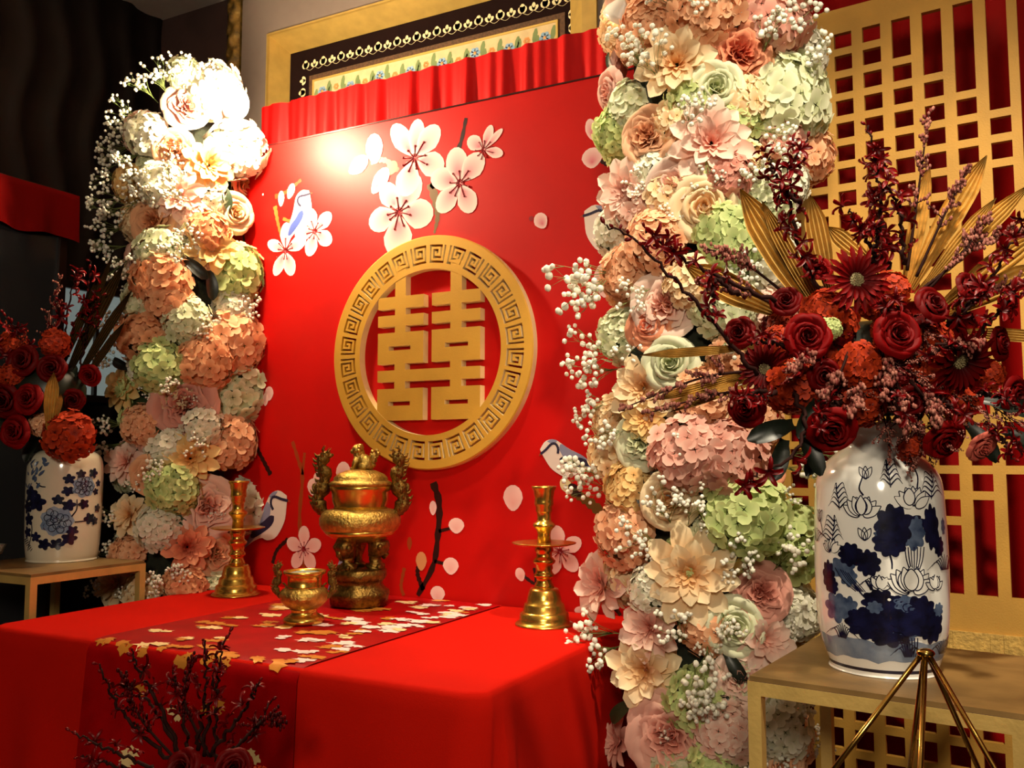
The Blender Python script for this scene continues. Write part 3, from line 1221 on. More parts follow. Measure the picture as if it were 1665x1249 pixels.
# wash bands at the foot
g = MB()
for (z0, z1, m) in ((26, 58, 0), (8, 13, 1)):
    n = 72
    rows = []
    for q in range(7):
        row = []
        for k in range(n):
            z = z0 + (z1 - z0) * q / 6 + (2.5 * sin(k * .5) + 1.5 * sin(k * 1.3) if q in (0, 6) and m == 0 else 0)
            row.append(g.vert(PT.pt(360 * k / n, z, .0003)))
        rows.append(row)
    g.cur = m
    for a, b in zip(rows, rows[1:]):
        for k in range(n):
            g.face(a[k], a[(k + 1) % n], b[(k + 1) % n], b[k])
g.obj('painted_bands', [M_INKL, M_INK], va, MV)


def X(px):                                   # picture x -> offset round the vase
    s = max(-.97, min(.97, (px - 1434) / 101.0))
    return math.asin(s) * 100


def Zv(py):
    return (1097 - py) * 0.985


def deg(px, py):
    return X(px) * 57.3 / vase_r(VPo, Zv(py))


C6 = lambda x, y: (1300 + x / 2.658, 650 + y / 2.658)
# dark lotus pads
g = MB()
for (x, y, rx, ry) in [(410, 560, 26, 34), (555, 560, 16, 34), (395, 620, 24, 22), (470, 540, 30, 12), (240, 680, 20, 18), (310, 710, 18, 20), (150, 780, 14, 24), (165, 820, 12, 14), (350, 870, 26, 20), (420, 900, 30, 22), (500, 910, 28, 26), (300, 960, 34, 24), (380, 990, 34, 22), (545, 960, 22, 28), (270, 940, 16, 14), (580, 640, 12, 16), (350, 1010, 16, 10), (480, 960, 34, 16)]:
    px, py = C6(x, y)
    PT.blob(g, deg(px, py), Zv(py), rx * .98, ry * .98, 48, 9, .13, ph=x)
g.obj('painted_dark_pads', M_INK, va, MV, 'stuff')
g = MB()
for (x, y, rx, ry) in [(205, 740, 22, 16), (230, 775, 14, 14), (485, 590, 19, 22), (500, 560, 10, 16), (180, 910, 24, 22), (230, 900, 14, 16), (455, 870, 20, 12), (435, 990, 24, 13), (545, 960, 9, 10), (330, 890, 11, 9), (570, 900, 10, 10), (360, 590, 9, 7), (600, 560, 6, 12)]:
    px, py = C6(x, y)
    PT.blob(g, deg(px, py), Zv(py), rx, ry, 42, 7, .16, ph=y)
g.obj('painted_blue_leaves', M_INKM, va, MV, 'stuff')
g = MB()
for (x, y) in [(385, 855), (390, 935), (445, 925), (515, 940), (320, 995), (510, 1000), (560, 1015), (285, 925)]:
    px, py = C6(x, y)
    PT.blob(g, deg(px, py), Zv(py), 2.6, 2.2, 8)
g.obj('painted_dots', M_PORC, va, MV, 'stuff')


def lotus(cx, cy, r, n=7):
    """drawn lotus: pale petals with ink outline"""
    px, py = C6(cx, cy)
    gf, gl = MB(), MB()
    for k in list(range(n)):
        a = (k - (n - 1) / 2) / ((n - 1) / 2) * 1.25
        x = X(px) + sin(a) * r * .62
        z = Zv(py) + (cos(a) - .75) * r * .5
        PT.blob(gf, x * 57.3 / vase_r(VPo, z), z, r * .27, r * .56, 14, rot=-a * .8, tip=.7)
        PT.outline(gl, x, z, r * .27, r * .56, -a * .8, 1.5, .7)
    for a in (-.25, .25, 0):
        x, z = X(px) + a * r, Zv(py) + r * .08
        PT.blob(gf, x * 57.3 / vase_r(VPo, z), z, r * .33, r * .48, 14, tip=.4)
        PT.outline(gl, x, z, r * .33, r * .48, 0, 1.7, .4)
    o = gf.obj('painted_lotus', M_PORC, va, MV, 'stuff')
    gl.obj('ink_lines', M_INK, o, MV, 'stuff')
    gw = MB()
    PT.blob(gw, X(px) * 57.3 / vase_r(VPo, Zv(py)), Zv(py) + r * .35, r * .22, r * .16, 12)
    gw.obj('lotus_heart', M_INKM, o, MV)


lotus(290, 480, 27)
lotus(490, 440, 27)
lotus(470, 780, 34, 9)
lotus(165, 650, 18)
lotus(350, 790, 18, 5)
lotus(560, 790, 18, 5)
g = MB()


def st(pts, w0, w1=None):
    PT.stroke(g, [(X(C6(x, y)[0]), Zv(C6(x, y)[1])) for x, y in pts], w0, w1)


# stems, grass and bud outlines
st([(300, 430), (285, 400), (300, 350)], 2.6, 2)
st([(505, 400), (510, 350), (495, 300)], 2.6, 2)
st([(130, 600), (125, 570), (118, 540)], 2, 1.5)
for (x, y) in ((310, 335), (475, 275), (118, 525), (300, 590)):
    px, py = C6(x, y)
    for a in (-.5, 0, .5):
        PT.outline(g, X(px) + a * 9, Zv(py), 4.5, 10, -a, 1.3, .6)
for (x, y, s) in ((205, 450, -1), (405, 350, -1), (560, 400, 1), (170, 590, 1)):
    st([(x, y + 45), (x + s * 4, y), (x + s * 12, y - 50)], 1.8, .6)
    for k in range(5):
        yy = y + 36 - 20 * k
        w = 46 - 6 * k
        st([(x + s * 3 * k, yy), (x - w * .6, yy - 26), (x - w, yy - 4)], 2.6, .5)
        st([(x + s * 3 * k, yy), (x + w * .6, yy - 28), (x + w, yy - 6)], 2.6, .5)
for (x, y) in ((200, 1035), (450, 1090), (590, 1090), (330, 820), (600, 740), (95, 640)):
    for k in range(-4, 5):
        st([(x + k * 3, y), (x + k * 8, y - 60 + abs(k) * 6), (x + k * 17, y - 60 + abs(k) * 14)], 2.4, .5)
for k in range(7):
    st([(450 + k * 12, 640), (455 + k * 10, 690), (465 + k * 6, 730)], 1.6)
    st([(420 + k * 11, 1010), (430 + k * 9, 1050), (440 + k * 6, 1090)], 1.8)
    st([(180 + k * 10, 740 + k * 3), (210 + k * 9, 790), (260 + k * 6, 830)], 1.3)
st([(250, 800), (290, 850), (330, 880)], 3, 2)
st([(390, 660), (400, 700), (400, 730)], 3, 2)
g.obj('painted_grass', M_INK, va, MV, 'stuff')
# the unseen back carries a second spray of pads
g = MB()
for k in range(12):
    PT.blob(g, 120 + k * 11, 90 + 60 * sin(k * 1.7), 22, 20, 18, 6, .12)
g.obj('painted_dark_pads', M_INK, va, MV, 'stuff')


# ------------------------------------------------------------------ gold stands
def stand(label, P, w, d, h, rz, top=True):
    t = thing('gold_stand', label, 'stand', (P[0], P[1], 0), rz)
    M = WM[t.name]
    b = .022
    for sx in (0, 1):
        for sy in (0, 1):
            x, y = sx * (w - b), sy * (d - b)
            MB().box(x, x + b, y, y + b, 0, h - b - .008).obj('leg', M_GOLDF, t, M)
    for z in (h - b - .008, .10):
        for y in (0, d - b):
            MB().box(b if z < .2 else 0, w - b if z < .2 else w, y, y + b, z, z + b).obj('rail', M_GOLDF, t, M)
        for x in (0, w - b):
            MB().box(x, x + b, b, d - b, z, z + b).obj('rail', M_GOLDF, t, M)
    MB().box(.003, w - .003, .003, d - .003, h - .008, h).obj('top_board', M_WOODT, t, M)
    MB().box(.001, w - .001, .001, d - .001, h - .0105, h - .0078).obj('edge_line', mat('edge_line_dark', '3A2412', 0.6), t, M)
    return t


stand('gold metal stand with wooden top holding the lotus vase', on_z(1215, 1099, ZV)[0:2], .405, .43, ZV, radians(-7.0))
ZL = ZC - .335
c = on_z(50, 935, ZL)
stand('gold metal stand in the dim corner holding the peony vase', (c.x - .44, c.y), .44, .40, ZL, 0)

# left vase
pl = Vector((-2.685, 1.955, ZL))
ul = (pl - CAM).dot(FW) / F
VQ = [(0, 0), (49, 0), (52, 4), (54, 14), (56, 40), (57, 90), (57, 140), (55, 160), (50, 170), (40, 176), (30, 179), (27, 184), (27, 196), (31, 202), (28, 203), (23, 199), (22, 180), (30, 165)]
VQ = [(max(0, p.x), max(0, p.y)) for p in curve([Vector((r, z, 0)) for r, z in VQ], 80)]
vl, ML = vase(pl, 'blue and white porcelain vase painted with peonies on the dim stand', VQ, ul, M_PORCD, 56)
VQo = VQ[:int(80 * 12 / 17)]
PT = Paint(vl, ML, VQo, ul, face_angle(pl))


def q7(x, y):
    px = x / 4.46
    s = max(-.97, min(.97, (px - 92) / 57))
    return math.asin(s) * 57, 913 - (740 + y / 4.48)


g = MB()
for (x, y, r) in [(435, 185, 7), (510, 150, 6), (590, 145, 7), (625, 220, 5), (430, 270, 7), (370, 330, 7), (440, 370, 8), (535, 365, 7), (470, 550, 7), (450, 605, 9), (375, 640, 8), (295, 640, 8), (240, 590, 7), (575, 470, 8), (610, 490, 6), (625, 400, 6), (240, 350, 12), (200, 290, 11), (180, 380, 10), (190, 470, 9), (185, 560, 8), (610, 280, 5)]:
    x, z = q7(x, y)
    PT.blob(g, x * 57.3 / vase_r(VQo, z), z, r * 1.15, r, 30, 5, .26, ph=x + z, rings=2)
for pts in ([(460, 450), (490, 400), (490, 330)], [(480, 490), (560, 485)], [(150, 330), (200, 450), (215, 560), (190, 690)], [(230, 210), (260, 235), (290, 240)]):
    PT.stroke(g, [q7(*p) for p in pts], 2.4, 1.6)
for k in range(7):
    PT.stroke(g, [q7(160 + k * 8, 620 + k * 12), q7(190 + k * 5, 600 + k * 12)], 1.2)
g.obj('painted_dark_leaves', M_INK, vl, ML, 'stuff')
for (cx_, cy_, r) in ((535, 240, 17), (365, 480, 22)):
    x, z = q7(cx_, cy_)
    g, h = MB(), MB()
    PT.blob(g, x * 57.3 / vase_r(VQo, z), z, r * 1.1, r, 22, 7, .12)
    for k in range(15):
        a = k * 2.4
        rr = r * .8 * sqrt(k / 15)
        PT.outline(h, x + rr * cos(a), z + rr * sin(a), r * .26, r * .24, a, 1.0, .1, 10)
    o = g.obj('painted_peony', M_INKL, vl, ML)
    h.obj('ink_lines', M_INK, o, ML, 'stuff')
g = MB()
rnd = random.Random(8)
for k in range(26):
    x, z = q7(165 + 130 * rnd.random() ** 1.4, 40 + 200 * rnd.random())
    PT.blob(g, x * 57.3 / vase_r(VQo, z), z, rnd.uniform(1.5, 3), rnd.uniform(4, 7), 12, rot=rnd.uniform(-1, 1), tip=.6, rings=2)
g.obj('painted_blue_leaves', M_INKM, vl, ML, 'stuff')
g = MB()
for k in range(14):
    PT.blob(g, 100 + k * 12, 60 + 40 * sin(k * 1.7), 9, 8, 12, 5, .25)
g.obj('painted_dark_leaves', M_INK, vl, ML, 'stuff')

# ================================================================== FLOWERS (unit size, +Z looks outwards)
def petal(g, L, Wd, a0, a1, cup=.3, k=3.0, ruf=0.0, nu=4, nv=6, rot=0.0, r0=0.06, z0=0.0, seed=0, t0=0.0, t1=1.0):
    """one petal along +X turned by rot; a0 -> a1 its rise in degrees from root to tip"""
    rnd = random.Random(seed)
    ph = rnd.uniform(0, 6.3)
    spine = [(r0, z0)]
    for j in range(nv):
        a = radians(a0 + (a1 - a0) * (j + .5) / nv)
        x, z = spine[-1]
        spine.append((x + L / nv * cos(a), z + L / nv * sin(a)))

    def P(u, v):
        j = min(int(v * nv + 1e-6), nv)
        x, z = spine[j]
        a = radians(a0 + (a1 - a0) * v)
        s = u * 2 - 1
        w = Wd * .5 * (max(.12, v) ** .55) * max(0.0, 1 - v ** k) ** .5 * 1.25
        if j == nv:
            w = Wd * .06
        y = s * w
        lift = cup * s * s * w
        rz = ruf * sin(5 * s + ph + 3 * v) * v
        x2 = x - sin(a) * (lift + rz)
        z2 = z + cos(a) * (lift + rz)
        return (x2 * cos(rot) - y * sin(rot), x2 * sin(rot) + y * cos(rot), z2)
    g.grid(P, nu, nv, lambda u, v: t0 + (t1 - t0) * v)


def wrap(g, th0, span, r, h, flare, curl, nu=6, nv=5, seed=0, t0=0.1, t1=1.0, zb=0.0, ruf=.02):
    """rose petal wrapped round the axis"""
    rnd = random.Random(seed)
    ph = rnd.uniform(0, 6.3)

    def P(u, v):
        s = u * 2 - 1
        th = th0 + s * span * (.55 + .45 * v)
        edge = 1 - .42 * abs(s) ** 2.4
        rr = r * (.40 + .55 * sin(v * pi / 2)) * (1 + .11 * s) + flare * v ** 3 * (1.25 - .6 * s * s) + ruf * sin(4 * s + ph) * v
        z = zb + h * edge * (v - curl * max(0, v - .72) ** 2 * 6)
        return (rr * cos(th), rr * sin(th), z)
    g.grid(P, nu, nv, lambda u, v: t0 + (t1 - t0) * v)


TPL = {}


def template(kind, var=0):
    key = (kind, var)
    if key in TPL:
        return TPL[key]
    rnd = random.Random(hash(kind) % 1000 if False else sum(map(ord, kind)) * 7 + var)
    core, subs, d = MB(), [], PET['cream']
    if kind == 'dahlia':
        for i in range(9):
            petal(core, .36, .20, 75 - i, 55, .5, 2.2, .01, 3, 5, rot=i * 2.4 + var, r0=.03 + .012 * i, seed=i, t0=-.1, t1=.55)
        for i in range(8):
            petal(core, .55, .28, 62, 34, .4, 2.2, .015, 3, 5, rot=i * pi / 4 + .3, r0=.08, z0=-.02, seed=i, t0=0, t1=.8)
        for ring, (n, L, Wd, a0, a1, z) in enumerate(((9, .80, .50, 50, 14, -.05), (10, 1.0, .56, 28, -10, -.10))):
            g = MB()
            petal(g, L, Wd, a0, a1, .35, 2.6 + .8 * var, .02, 4, 6, r0=.06, z0=z, seed=ring + var)
            me = g.mesh('petal', d)
            for k in range(n):
                subs.append(('petal', me, Matrix.Rotation(2 * pi * (k + .5 * ring) / n + rnd.uniform(-.14, .14), 4, 'Z') @ Matrix.Rotation(rnd.uniform(-.16, .16), 4, 'Y') @ Matrix.Scale(rnd.uniform(.88, 1.08), 4)))
    elif kind in ('rose', 'peony'):
        if kind == 'rose':
            n = 17
            for i in range(n):
                q = i / n
                wrap(core, i * 2.399, 1.25 - .35 * (1 - q), .10 + .52 * q, .78 - .16 * q, .02 + .13 * q ** 2, .25 + .9 * q, seed=i + var, zb=.02, t0=-.15 + .3 * q, t1=.55 + .4 * q)
            no, pr = 6, (.80, .62, .24, 1.5)
        else:
            n = 30
            for i in range(n):
                q = i / n
                wrap(core, i * 2.399 + rnd.uniform(-.4, .4), .8 + .25 * rnd.random(), .12 + .55 * q, (.66 - .22 * q) * rnd.uniform(.85, 1.12), .02 + .10 * q, .2 + .5 * q, 6, 5, i + var * 50, t0=-.1 + .25 * q, t1=.45 + .5 * q, ruf=.11)
            no, pr = 7, (.86, .46, .22, .9)
        for k in range(no):
            g = MB()
            wrap(g, 0, 1.0, pr[0], pr[1] * rnd.uniform(.9, 1.1), pr[2], pr[3], 7, 6, k + 31 * var, zb=-.06, t0=.3, t1=1.0, ruf=.035)
            subs.append(('petal', g.mesh('petal', d), Matrix.Rotation(k * 2 * pi / no + rnd.uniform(-.2, .2) + var, 4, 'Z') @ Matrix.Translation((0, 0, rnd.uniform(-.05, .03)))))
        core.ball((0, 0, -.02), (.42, .42, .16), 10, 5, t=.2)
    elif kind == 'gerbera':
        for i in range(40):
            a = i * 2.399
            r = .20 * sqrt(i / 40)
            core.ball((r * cos(a), r * sin(a), .05 - .05 * (r / .2) ** 2), (.03, .03, .04), 5, 3, t=0.0)
        core.ball((0, 0, 0), (.22, .22, .05), 14, 5, t=0)
        for ring, (n, L, Wd, a0, a1, z) in enumerate(((20, .55, .15, 40, 8, 0), (24, .80, .17, 22, -8, -.03))):
            g = MB()
            petal(g, L, Wd, a0, a1, .35, 4.5, .01, 3, 5, r0=.16, z0=z, seed=ring)
            me = g.mesh('petal', d)
            for k in range(n):
                subs.append(('petal', me, Matrix.Rotation(2 * pi * (k + .5 * ring) / n + rnd.uniform(-.05, .05), 4, 'Z') @ Matrix.Rotation(rnd.uniform(-.08, .08), 4, 'Y')))
    elif kind == 'hydrangea':
        core.ball((0, 0, -.05), (.74, .74, .56), 14, 8, t=0.0)
        fl = MB()
        n = 66
        for i in range(n):
            z = 1 - (i + .5) / n * 1.35
            a = i * 2.399 + var
            rr = sqrt(max(0, 1 - z * z))
            nn = Vector((rr * cos(a), rr * sin(a), z + .15)).normalized()
            c = Vector((rr * cos(a) * .86, rr * sin(a) * .86, z * .66)) * rnd.uniform(.86, 1.14)
            M = frame(c, nn + Vector((rnd.uniform(-.3, .3), rnd.uniform(-.3, .3), rnd.uniform(-.2, .2))), .27 * rnd.uniform(.8, 1.3), rnd.uniform(0, 6))
            for k in range(4):
                th = k * pi / 2
                b = fl.vert(M @ Vector((.05 * cos(th), .05 * sin(th), 0)), .15)
                ids = []
                for s, e, zz in ((-.42, .38, .04), (-.46, .74, .12), (-.18, .98, .10), (.2, .98, .06), (.46, .74, .12), (.42, .38, .04)):
                    ids.append(fl.vert(M @ Vector((e * cos(th) - s * sin(th), e * sin(th) + s * cos(th), zz)), .45 + .55 * e))
                m_ = fl.vert(M @ Vector((.55 * cos(th), .55 * sin(th), .02)), .55)
                ring_ = [b] + ids
                for q in range(len(ring_)):
                    fl.face(m_, ring_[q], ring_[(q + 1) % len(ring_)])
        subs.append(('florets', fl.mesh('florets', d), Matrix.Identity(4)))
    elif kind == 'breath':
        bl = MB()
        core.tube([(0, 0, -.2), (0, 0, .3)], [.012, .008], 4)
        for i in range(11):
            a = i * 2.399
            s = .25 + .75 * rnd.random()
            e = Vector((.42 * s * cos(a), .42 * s * sin(a), rnd.uniform(.42, .98)))
            b0 = Vector((0, 0, rnd.uniform(.0, .3)))
            mid = b0.lerp(e, .5) + Vector((0, 0, .06))
            core.tube([b0, mid, e], [.007, .005, .004], 3)
            for k in range(3):
                f = e + Vector((rnd.uniform(-.15, .15), rnd.uniform(-.15, .15), rnd.uniform(-.04, .16)))
                core.tube([mid.lerp(e, .6), f], [.004, .003], 3)
                r = rnd.uniform(.046, .074)
                bl.ball(f, (r, r, r * .85), 6, 4, t=rnd.uniform(.4, 1))
        subs.append(('blossoms', bl.mesh('blossoms', d), Matrix.Identity(4)))
    elif kind == 'leaf':
        petal(core, 1.0, .55, 25, -20, .35, 1.6, .01, 4, 7, r0=0.0)
    elif kind == 'statice':
        fl = MB()

        def br(p, dvec, ln, lev):
            e = p + dvec * ln
            core.tube([p, e], [.006 * (3 - lev), .004 * (3 - lev)], 3)
            m = 5 if lev < 2 else 0
            for k in range(m):
                q = p.lerp(e, .25 + .75 * k / (m - 1))
                dd = (dvec + Vector((rnd.uniform(-.8, .8), rnd.uniform(-.8, .8), rnd.uniform(-.5, .5)))).normalized()
                br(q, dd, ln * rnd.uniform(.28, .45), lev + 1)
            if lev == 2:
                for k in range(6):
                    q = p.lerp(e, .2 + .8 * k / 5) + Vector((rnd.uniform(-.02, .02), rnd.uniform(-.02, .02), rnd.uniform(-.02, .02)))
                    fl.ball(q, (.016, .016, .022), 5, 3, t=rnd.random())
        for k in range(3 if var < 2 else 1):
            a = k * 2.1 + var
            br(Vector((0, 0, 0)), Vector((.45 * cos(a), .45 * sin(a), 1)).normalized() if var < 2 else Vector((0, 0, 1)), .95, 0 if var < 2 else 0)
        subs.append(('blossoms', fl.mesh('blossoms', d), Matrix.Identity(4)))
    TPL[key] = (core.mesh(kind, d), subs)
    return TPL[key]


PART_NAME = {'breath': 'babys_breath_sprig', 'statice': 'statice_sprig'}
WORD = {'cream': 'cream', 'yellow': 'pale yellow', 'blush': 'blush', 'pink': 'pink', 'dusty': 'dusky pink', 'peach': 'peach', 'orange': 'apricot', 'coral': 'coral', 'white': 'white', 'wgreen': 'greenish white', 'green': 'pale green', 'red': 'red', 'dred': 'dark red', 'rust': 'rust orange', 'rosepk': 'rose pink'}
M_CORE = {c: petal_mat('hydrangea_heart_' + c, '3A4020', '3A4020', .05) for c in ('x',)}['x']


def flower(parent, kind, color, P, n, r, spin=None, var=None, two=None):
    """a bloom as part of an arrangement; petals, florets and blossoms are its sub-parts"""
    spin = random.uniform(0, 6.3) if spin is None else spin
    var = random.randint(0, 1) if var is None else var
    me, subs = template(kind, var)
    M = frame(P, n, r, spin)
    if kind == 'leaf':
        mm = color
    elif kind == 'hydrangea':
        mm = M_CORE
    elif kind == 'breath':
        mm = M_STEM
    elif kind == 'statice':
        mm = M_TWIG
    elif kind == 'gerbera':
        mm = M_GCEN
    else:
        mm = PET[two or color]
    o = inst(PART_NAME.get(kind, kind), me, parent, M, mm)
    if color in WORD and kind not in ('leaf', 'breath', 'statice'):
        o['label'] = '%s %s bloom' % (WORD[color], kind)
    for nm, sm, L in subs:
        inst(nm, sm, o, M @ L, PET[color], 'stuff' if nm in ('florets', 'blossoms') else None)
    return o


M_GCEN = mat('gerbera_heart', '2A1A08', 0.7, col2='B0A070', noise_scale=200)
PET['gcen'] = M_GCEN


def column(name, label, ax, ay, z_top, r_core, items, sprigs, leaves, fillers, cat='flower column'):
    t = thing(name, label, cat, (ax, ay, 0))
    M = WM[t.name]
    g = MB()
    prof = [(0, 0), (r_core * .95, 0)] + [(r_core * (1 + .06 * sin(z * 9)), z) for z in [i * z_top / 14 for i in range(1, 14)]] + [(r_core * .8, z_top - .04), (r_core * .4, z_top), (0, z_top)]
    g.lathe(prof, 24)
    g.obj('foam_core', M_MOSS, t, M)
    A = Vector((ax, ay, 0))

    def place(px, py, rad):
        r = ray(px, py)
        # nearest crossing of the line of sight with the upright cylinder, else its closest approach
        a = r.x ** 2 + r.y ** 2
        b = -(r.x * ax + r.y * ay)
        c = ax * ax + ay * ay - rad * rad
        disc = b * b - a * c
        s = (-b - sqrt(disc)) / a if disc > 0 else -b / a
        P = CAM + r * s
        n = Vector((P.x - ax, P.y - ay, 0)).normalized()
        return P, n, s
    for (px, py, kind, colr, d, *ex) in items:
        P, n, s = place(px, py, r_core + .055)
        view = (CAM - P).normalized()
        nn = (n * .75 + view * .55 + Vector((random.uniform(-.18, .18), random.uniform(-.18, .18), random.uniform(-.08, .16))))
        rr = d * .56 * s / F
        k = {'dahlia': .98, 'rose': 1.02, 'peony': 1.0, 'hydrangea': 1.06}.get(kind, 1)
        if kind in ('rose', 'peony'):
            P = P - nn.normalized() * rr * .25
        flower(t, kind, colr, P, nn, rr * k, two=ex[0] if ex else None)
    for (px, py, tx, ty, ln) in sprigs:
        P, n, s = place(px, py, r_core + .06)
        Q = at(px + tx, py + ty, (P - CAM).dot(FW) - .02)
        d = (Q - P)
        d = d.normalized() + n * .55 + (CAM - P).normalized() * .15
        flower(t, 'breath', 'breath', P, d, ln * (.86 if ax > -2 else .76) * s / F)
    for (px, py, ang, ln, m) in leaves:
        P, n, s = place(px, py, r_core + .05)
        T = Vector((-n.y, n.x, 0))
        d = RT * cos(radians(ang)) + Vector((0, 0, sin(radians(ang))))
        nn = (n + (CAM - P).normalized() * .6).normalized()
        xax = (d - nn * d.dot(nn)).normalized()
        yax = nn.cross(xax)
        Mx = Matrix(((xax.x, yax.x, nn.x, P.x), (xax.y, yax.y, nn.y, P.y), (xax.z, yax.z, nn.z, P.z), (0, 0, 0, 1)))
        me, _ = template('leaf', 0)
        inst('leaf', me, t, Mx @ Matrix.Scale(ln * s / F, 4), m)
    for k in range(fillers):
        z = random.uniform(.06, z_top)
        a = random.uniform(pi * .97, pi * 2.03)
        n = Vector((cos(a), sin(a), random.uniform(-.1, .25)))
        if z < .9 and (n.x > .1 if ax < -2 else n.x < -.55):
            continue
        front = n.x * -ax + n.y * -ay > .35
        P = A + Vector((cos(a), sin(a), 0)) * (r_core + (.015 if front else .04)) + Vector((0, 0, z))
        q = random.random()
        if q < .45:
            flower(t, 'hydrangea', random.choice(('wgreen', 'white', 'peach', 'green', 'blush', 'cream')), P, n, random.uniform(.055, .085))
        elif q < .72:
            me, _ = template('leaf', 0)
            inst('leaf', me, t, frame(P, n, random.uniform(.06, .1), random.uniform(0, 6)), random.choice((M_LEAF, M_LEAFD)))
        elif q < .9 and not front:
            flower(t, random.choice(('rose', 'dahlia', 'peony')), random.choice(('blush', 'cream', 'pink', 'peach')), P, n, random.uniform(.06, .08))
        else:
            flower(t, 'breath', 'breath', P, n + Vector((0, 0, .3)), random.uniform(.06, .085))
    return t


H, D, RO, PE = 'hydrangea', 'dahlia', 'rose', 'peony'
right_items = [
    (1146, 14, H, 'peach', 110), (1253, 27, H, 'pink', 120), (1052, 38, H, 'peach', 74), (1100, 104, D, 'cream', 122), (1204, 85, PE, 'coral', 92, 'coral'),
    (1165, 142, RO, 'wgreen', 82), (1277, 165, H, 'wgreen', 140), (1292, 92, H, 'white', 95), (992, 150, RO, 'pink', 66), (1000, 216, H, 'green', 70),
    (1052, 219, PE, 'peach', 82), (1157, 232, D, 'blush', 124), (1316, 252, H, 'peach', 84), (1274, 226, H, 'pink', 66), (1188, 288, H, 'dusty', 70),
    (1096, 304, PE, 'blush', 88), (1146, 336, RO, 'cream', 100), (1020, 312, D, 'blush', 98), (1186, 384, H, 'green', 104), (1002, 378, H, 'white', 76),
    (1068, 392, H, 'peach', 92), (1246, 330, H, 'wgreen', 90), (1022, 446, H, 'peach', 84), (1128, 462, H, 'cream', 84), (1080, 494, PE, 'blush', 98),
    (1056, 530, RO, 'coral', 78, 'coral'), (1180, 496, H, 'wgreen', 96), (1012, 546, H, 'wgreen', 82), (1090, 590, RO, 'wgreen', 80), (1046, 632, D, 'cream', 104),
    (1050, 680, D, 'yellow', 70), (1187, 582, H, 'peach', 66), (1143, 648, H, 'peach', 84), (1000, 684, H, 'cream', 74), (1042, 716, PE, 'wgreen', 84),
    (1124, 738, H, 'pink', 118), (1186, 742, H, 'pink', 112), (1244, 764, RO, 'coral', 62), (1000, 738, H, 'cream', 86), (1088, 814, RO, 'cream', 84),
    (1022, 796, H, 'yellow', 78), (1214, 832, H, 'green', 128), (1296, 880, H, 'green', 110), (1018, 866, H, 'peach', 104), (1120, 934, D, 'cream', 140),
    (980, 954, D, 'blush', 108), (1060, 960, H, 'white', 72), (1240, 964, PE, 'dusty', 86), (1300, 1000, H, 'white', 78), (1056, 1022, D, 'blush', 100),
    (1196, 1020, RO, 'wgreen', 88), (1242, 1040, D, 'blush', 96), (1048, 1090, D, 'cream', 114), (1206, 1104, PE, 'blush', 84), (1088, 1200, PE, 'pink', 126),
    (1180, 1186, H, 'blush', 94), (1006, 1206, D, 'pink', 76), (1268, 1180, H, 'white', 94), (1272, 1244, RO, 'peach', 70), (1160, 1246, H, 'green', 76),
    (1280, 300, H, 'white', 70), (1240, 620, H, 'cream', 80), (1250, 520, H, 'blush', 84), (1260, 430, H, 'white', 84), (1230, 690, H, 'peach', 80),
    (1100, 1290, H, 'peach', 90), (1210, 1300, D, 'cream', 100), (1030, 1310, H, 'wgreen', 90),
]
right_sprigs = [(1075, 135, -10, -40, 95), (1045, 110, -10, -50, 85), (1115, 210, 10, -20, 80), (1120, 40, 20, -30, 90), (1096, 20, -10, -30, 80), (1262, 75, 10, -30, 95), (1270, 110, 30, -10, 90), (1240, 90, 0, -30, 90),
                (1222, 270, 20, 0, 80), (1235, 210, 30, 20, 80), (1215, 260, 0, 30, 80), (1090, 850, 0, -30, 85), (1070, 880, -30, -10, 80), (1120, 845, 10, -40, 70), (1150, 1050, 0, 30, 95), (1130, 1090, 10, 30, 95),
                (1155, 1110, -10, 30, 90), (1115, 1040, -10, -20, 80), (1260, 925, 10, -30, 90), (1230, 910, -30, -10, 80), (1285, 740, 40, -10, 90), (1270, 760, 40, 10, 90), (1220, 560, 20, 0, 80), (1180, 530, 10, 20, 80),
                (1012, 440, -90, 25, 125), (1008, 455, -80, 45, 110), (1010, 575, -60, -10, 95), (1005, 600, -50, 10, 90), (1000, 650, -40, 20, 80), (990, 775, -50, -10, 95), (1000, 800, -40, -20, 80), (1005, 1030, -50, 0, 100),
                (1010, 1050, -40, 20, 90), (1200, 1240, 10, 10, 80), (1172, 990, 10, 30, 70), (1285, 1150, 20, -10, 70), (1110, 700, 0, 30, 70), (1195, 420, 20, 10, 80), (1060, 470, -20, 10, 70), (1020, 700, -30, 10, 80)]
right_leaves = [(1042, 775, -70, 60, M_LEAFD), (1062, 765, -40, 60, M_LEAFD), (1085, 770, 80, 55, M_LEAFD), (1000, 122, 100, 40, M_LEAF), (1120, 170, -60, 60, M_LEAFD), (1070, 260, -100, 60, M_LEAFD), (1180, 60, 60, 50, M_LEAFD),
                (1180, 900, 30, 60, M_LEAFD), (1150, 780, -20, 60, M_LEAFD), (1190, 940, 60, 44, mat('leaf_ochre', '8A6A2A', 0.5)), (1060, 555, -140, 60, M_LEAFD), (1100, 1010, 20, 60, M_LEAFD), (1180, 1060, -60, 60, M_LEAFD),
                (1140, 1150, 20, 50, M_LEAFD), (1110, 690, -90, 50, M_LEAFD), (1010, 1000, 150, 40, M_LEAFD), (1030, 1140, -150, 60, M_LEAF)]
column('flower_column', 'tall column of pale silk flowers on the side of the lotus vase', -0.600, 2.215, ZC + 1.36, .165, right_items, right_sprigs, right_leaves, 150)

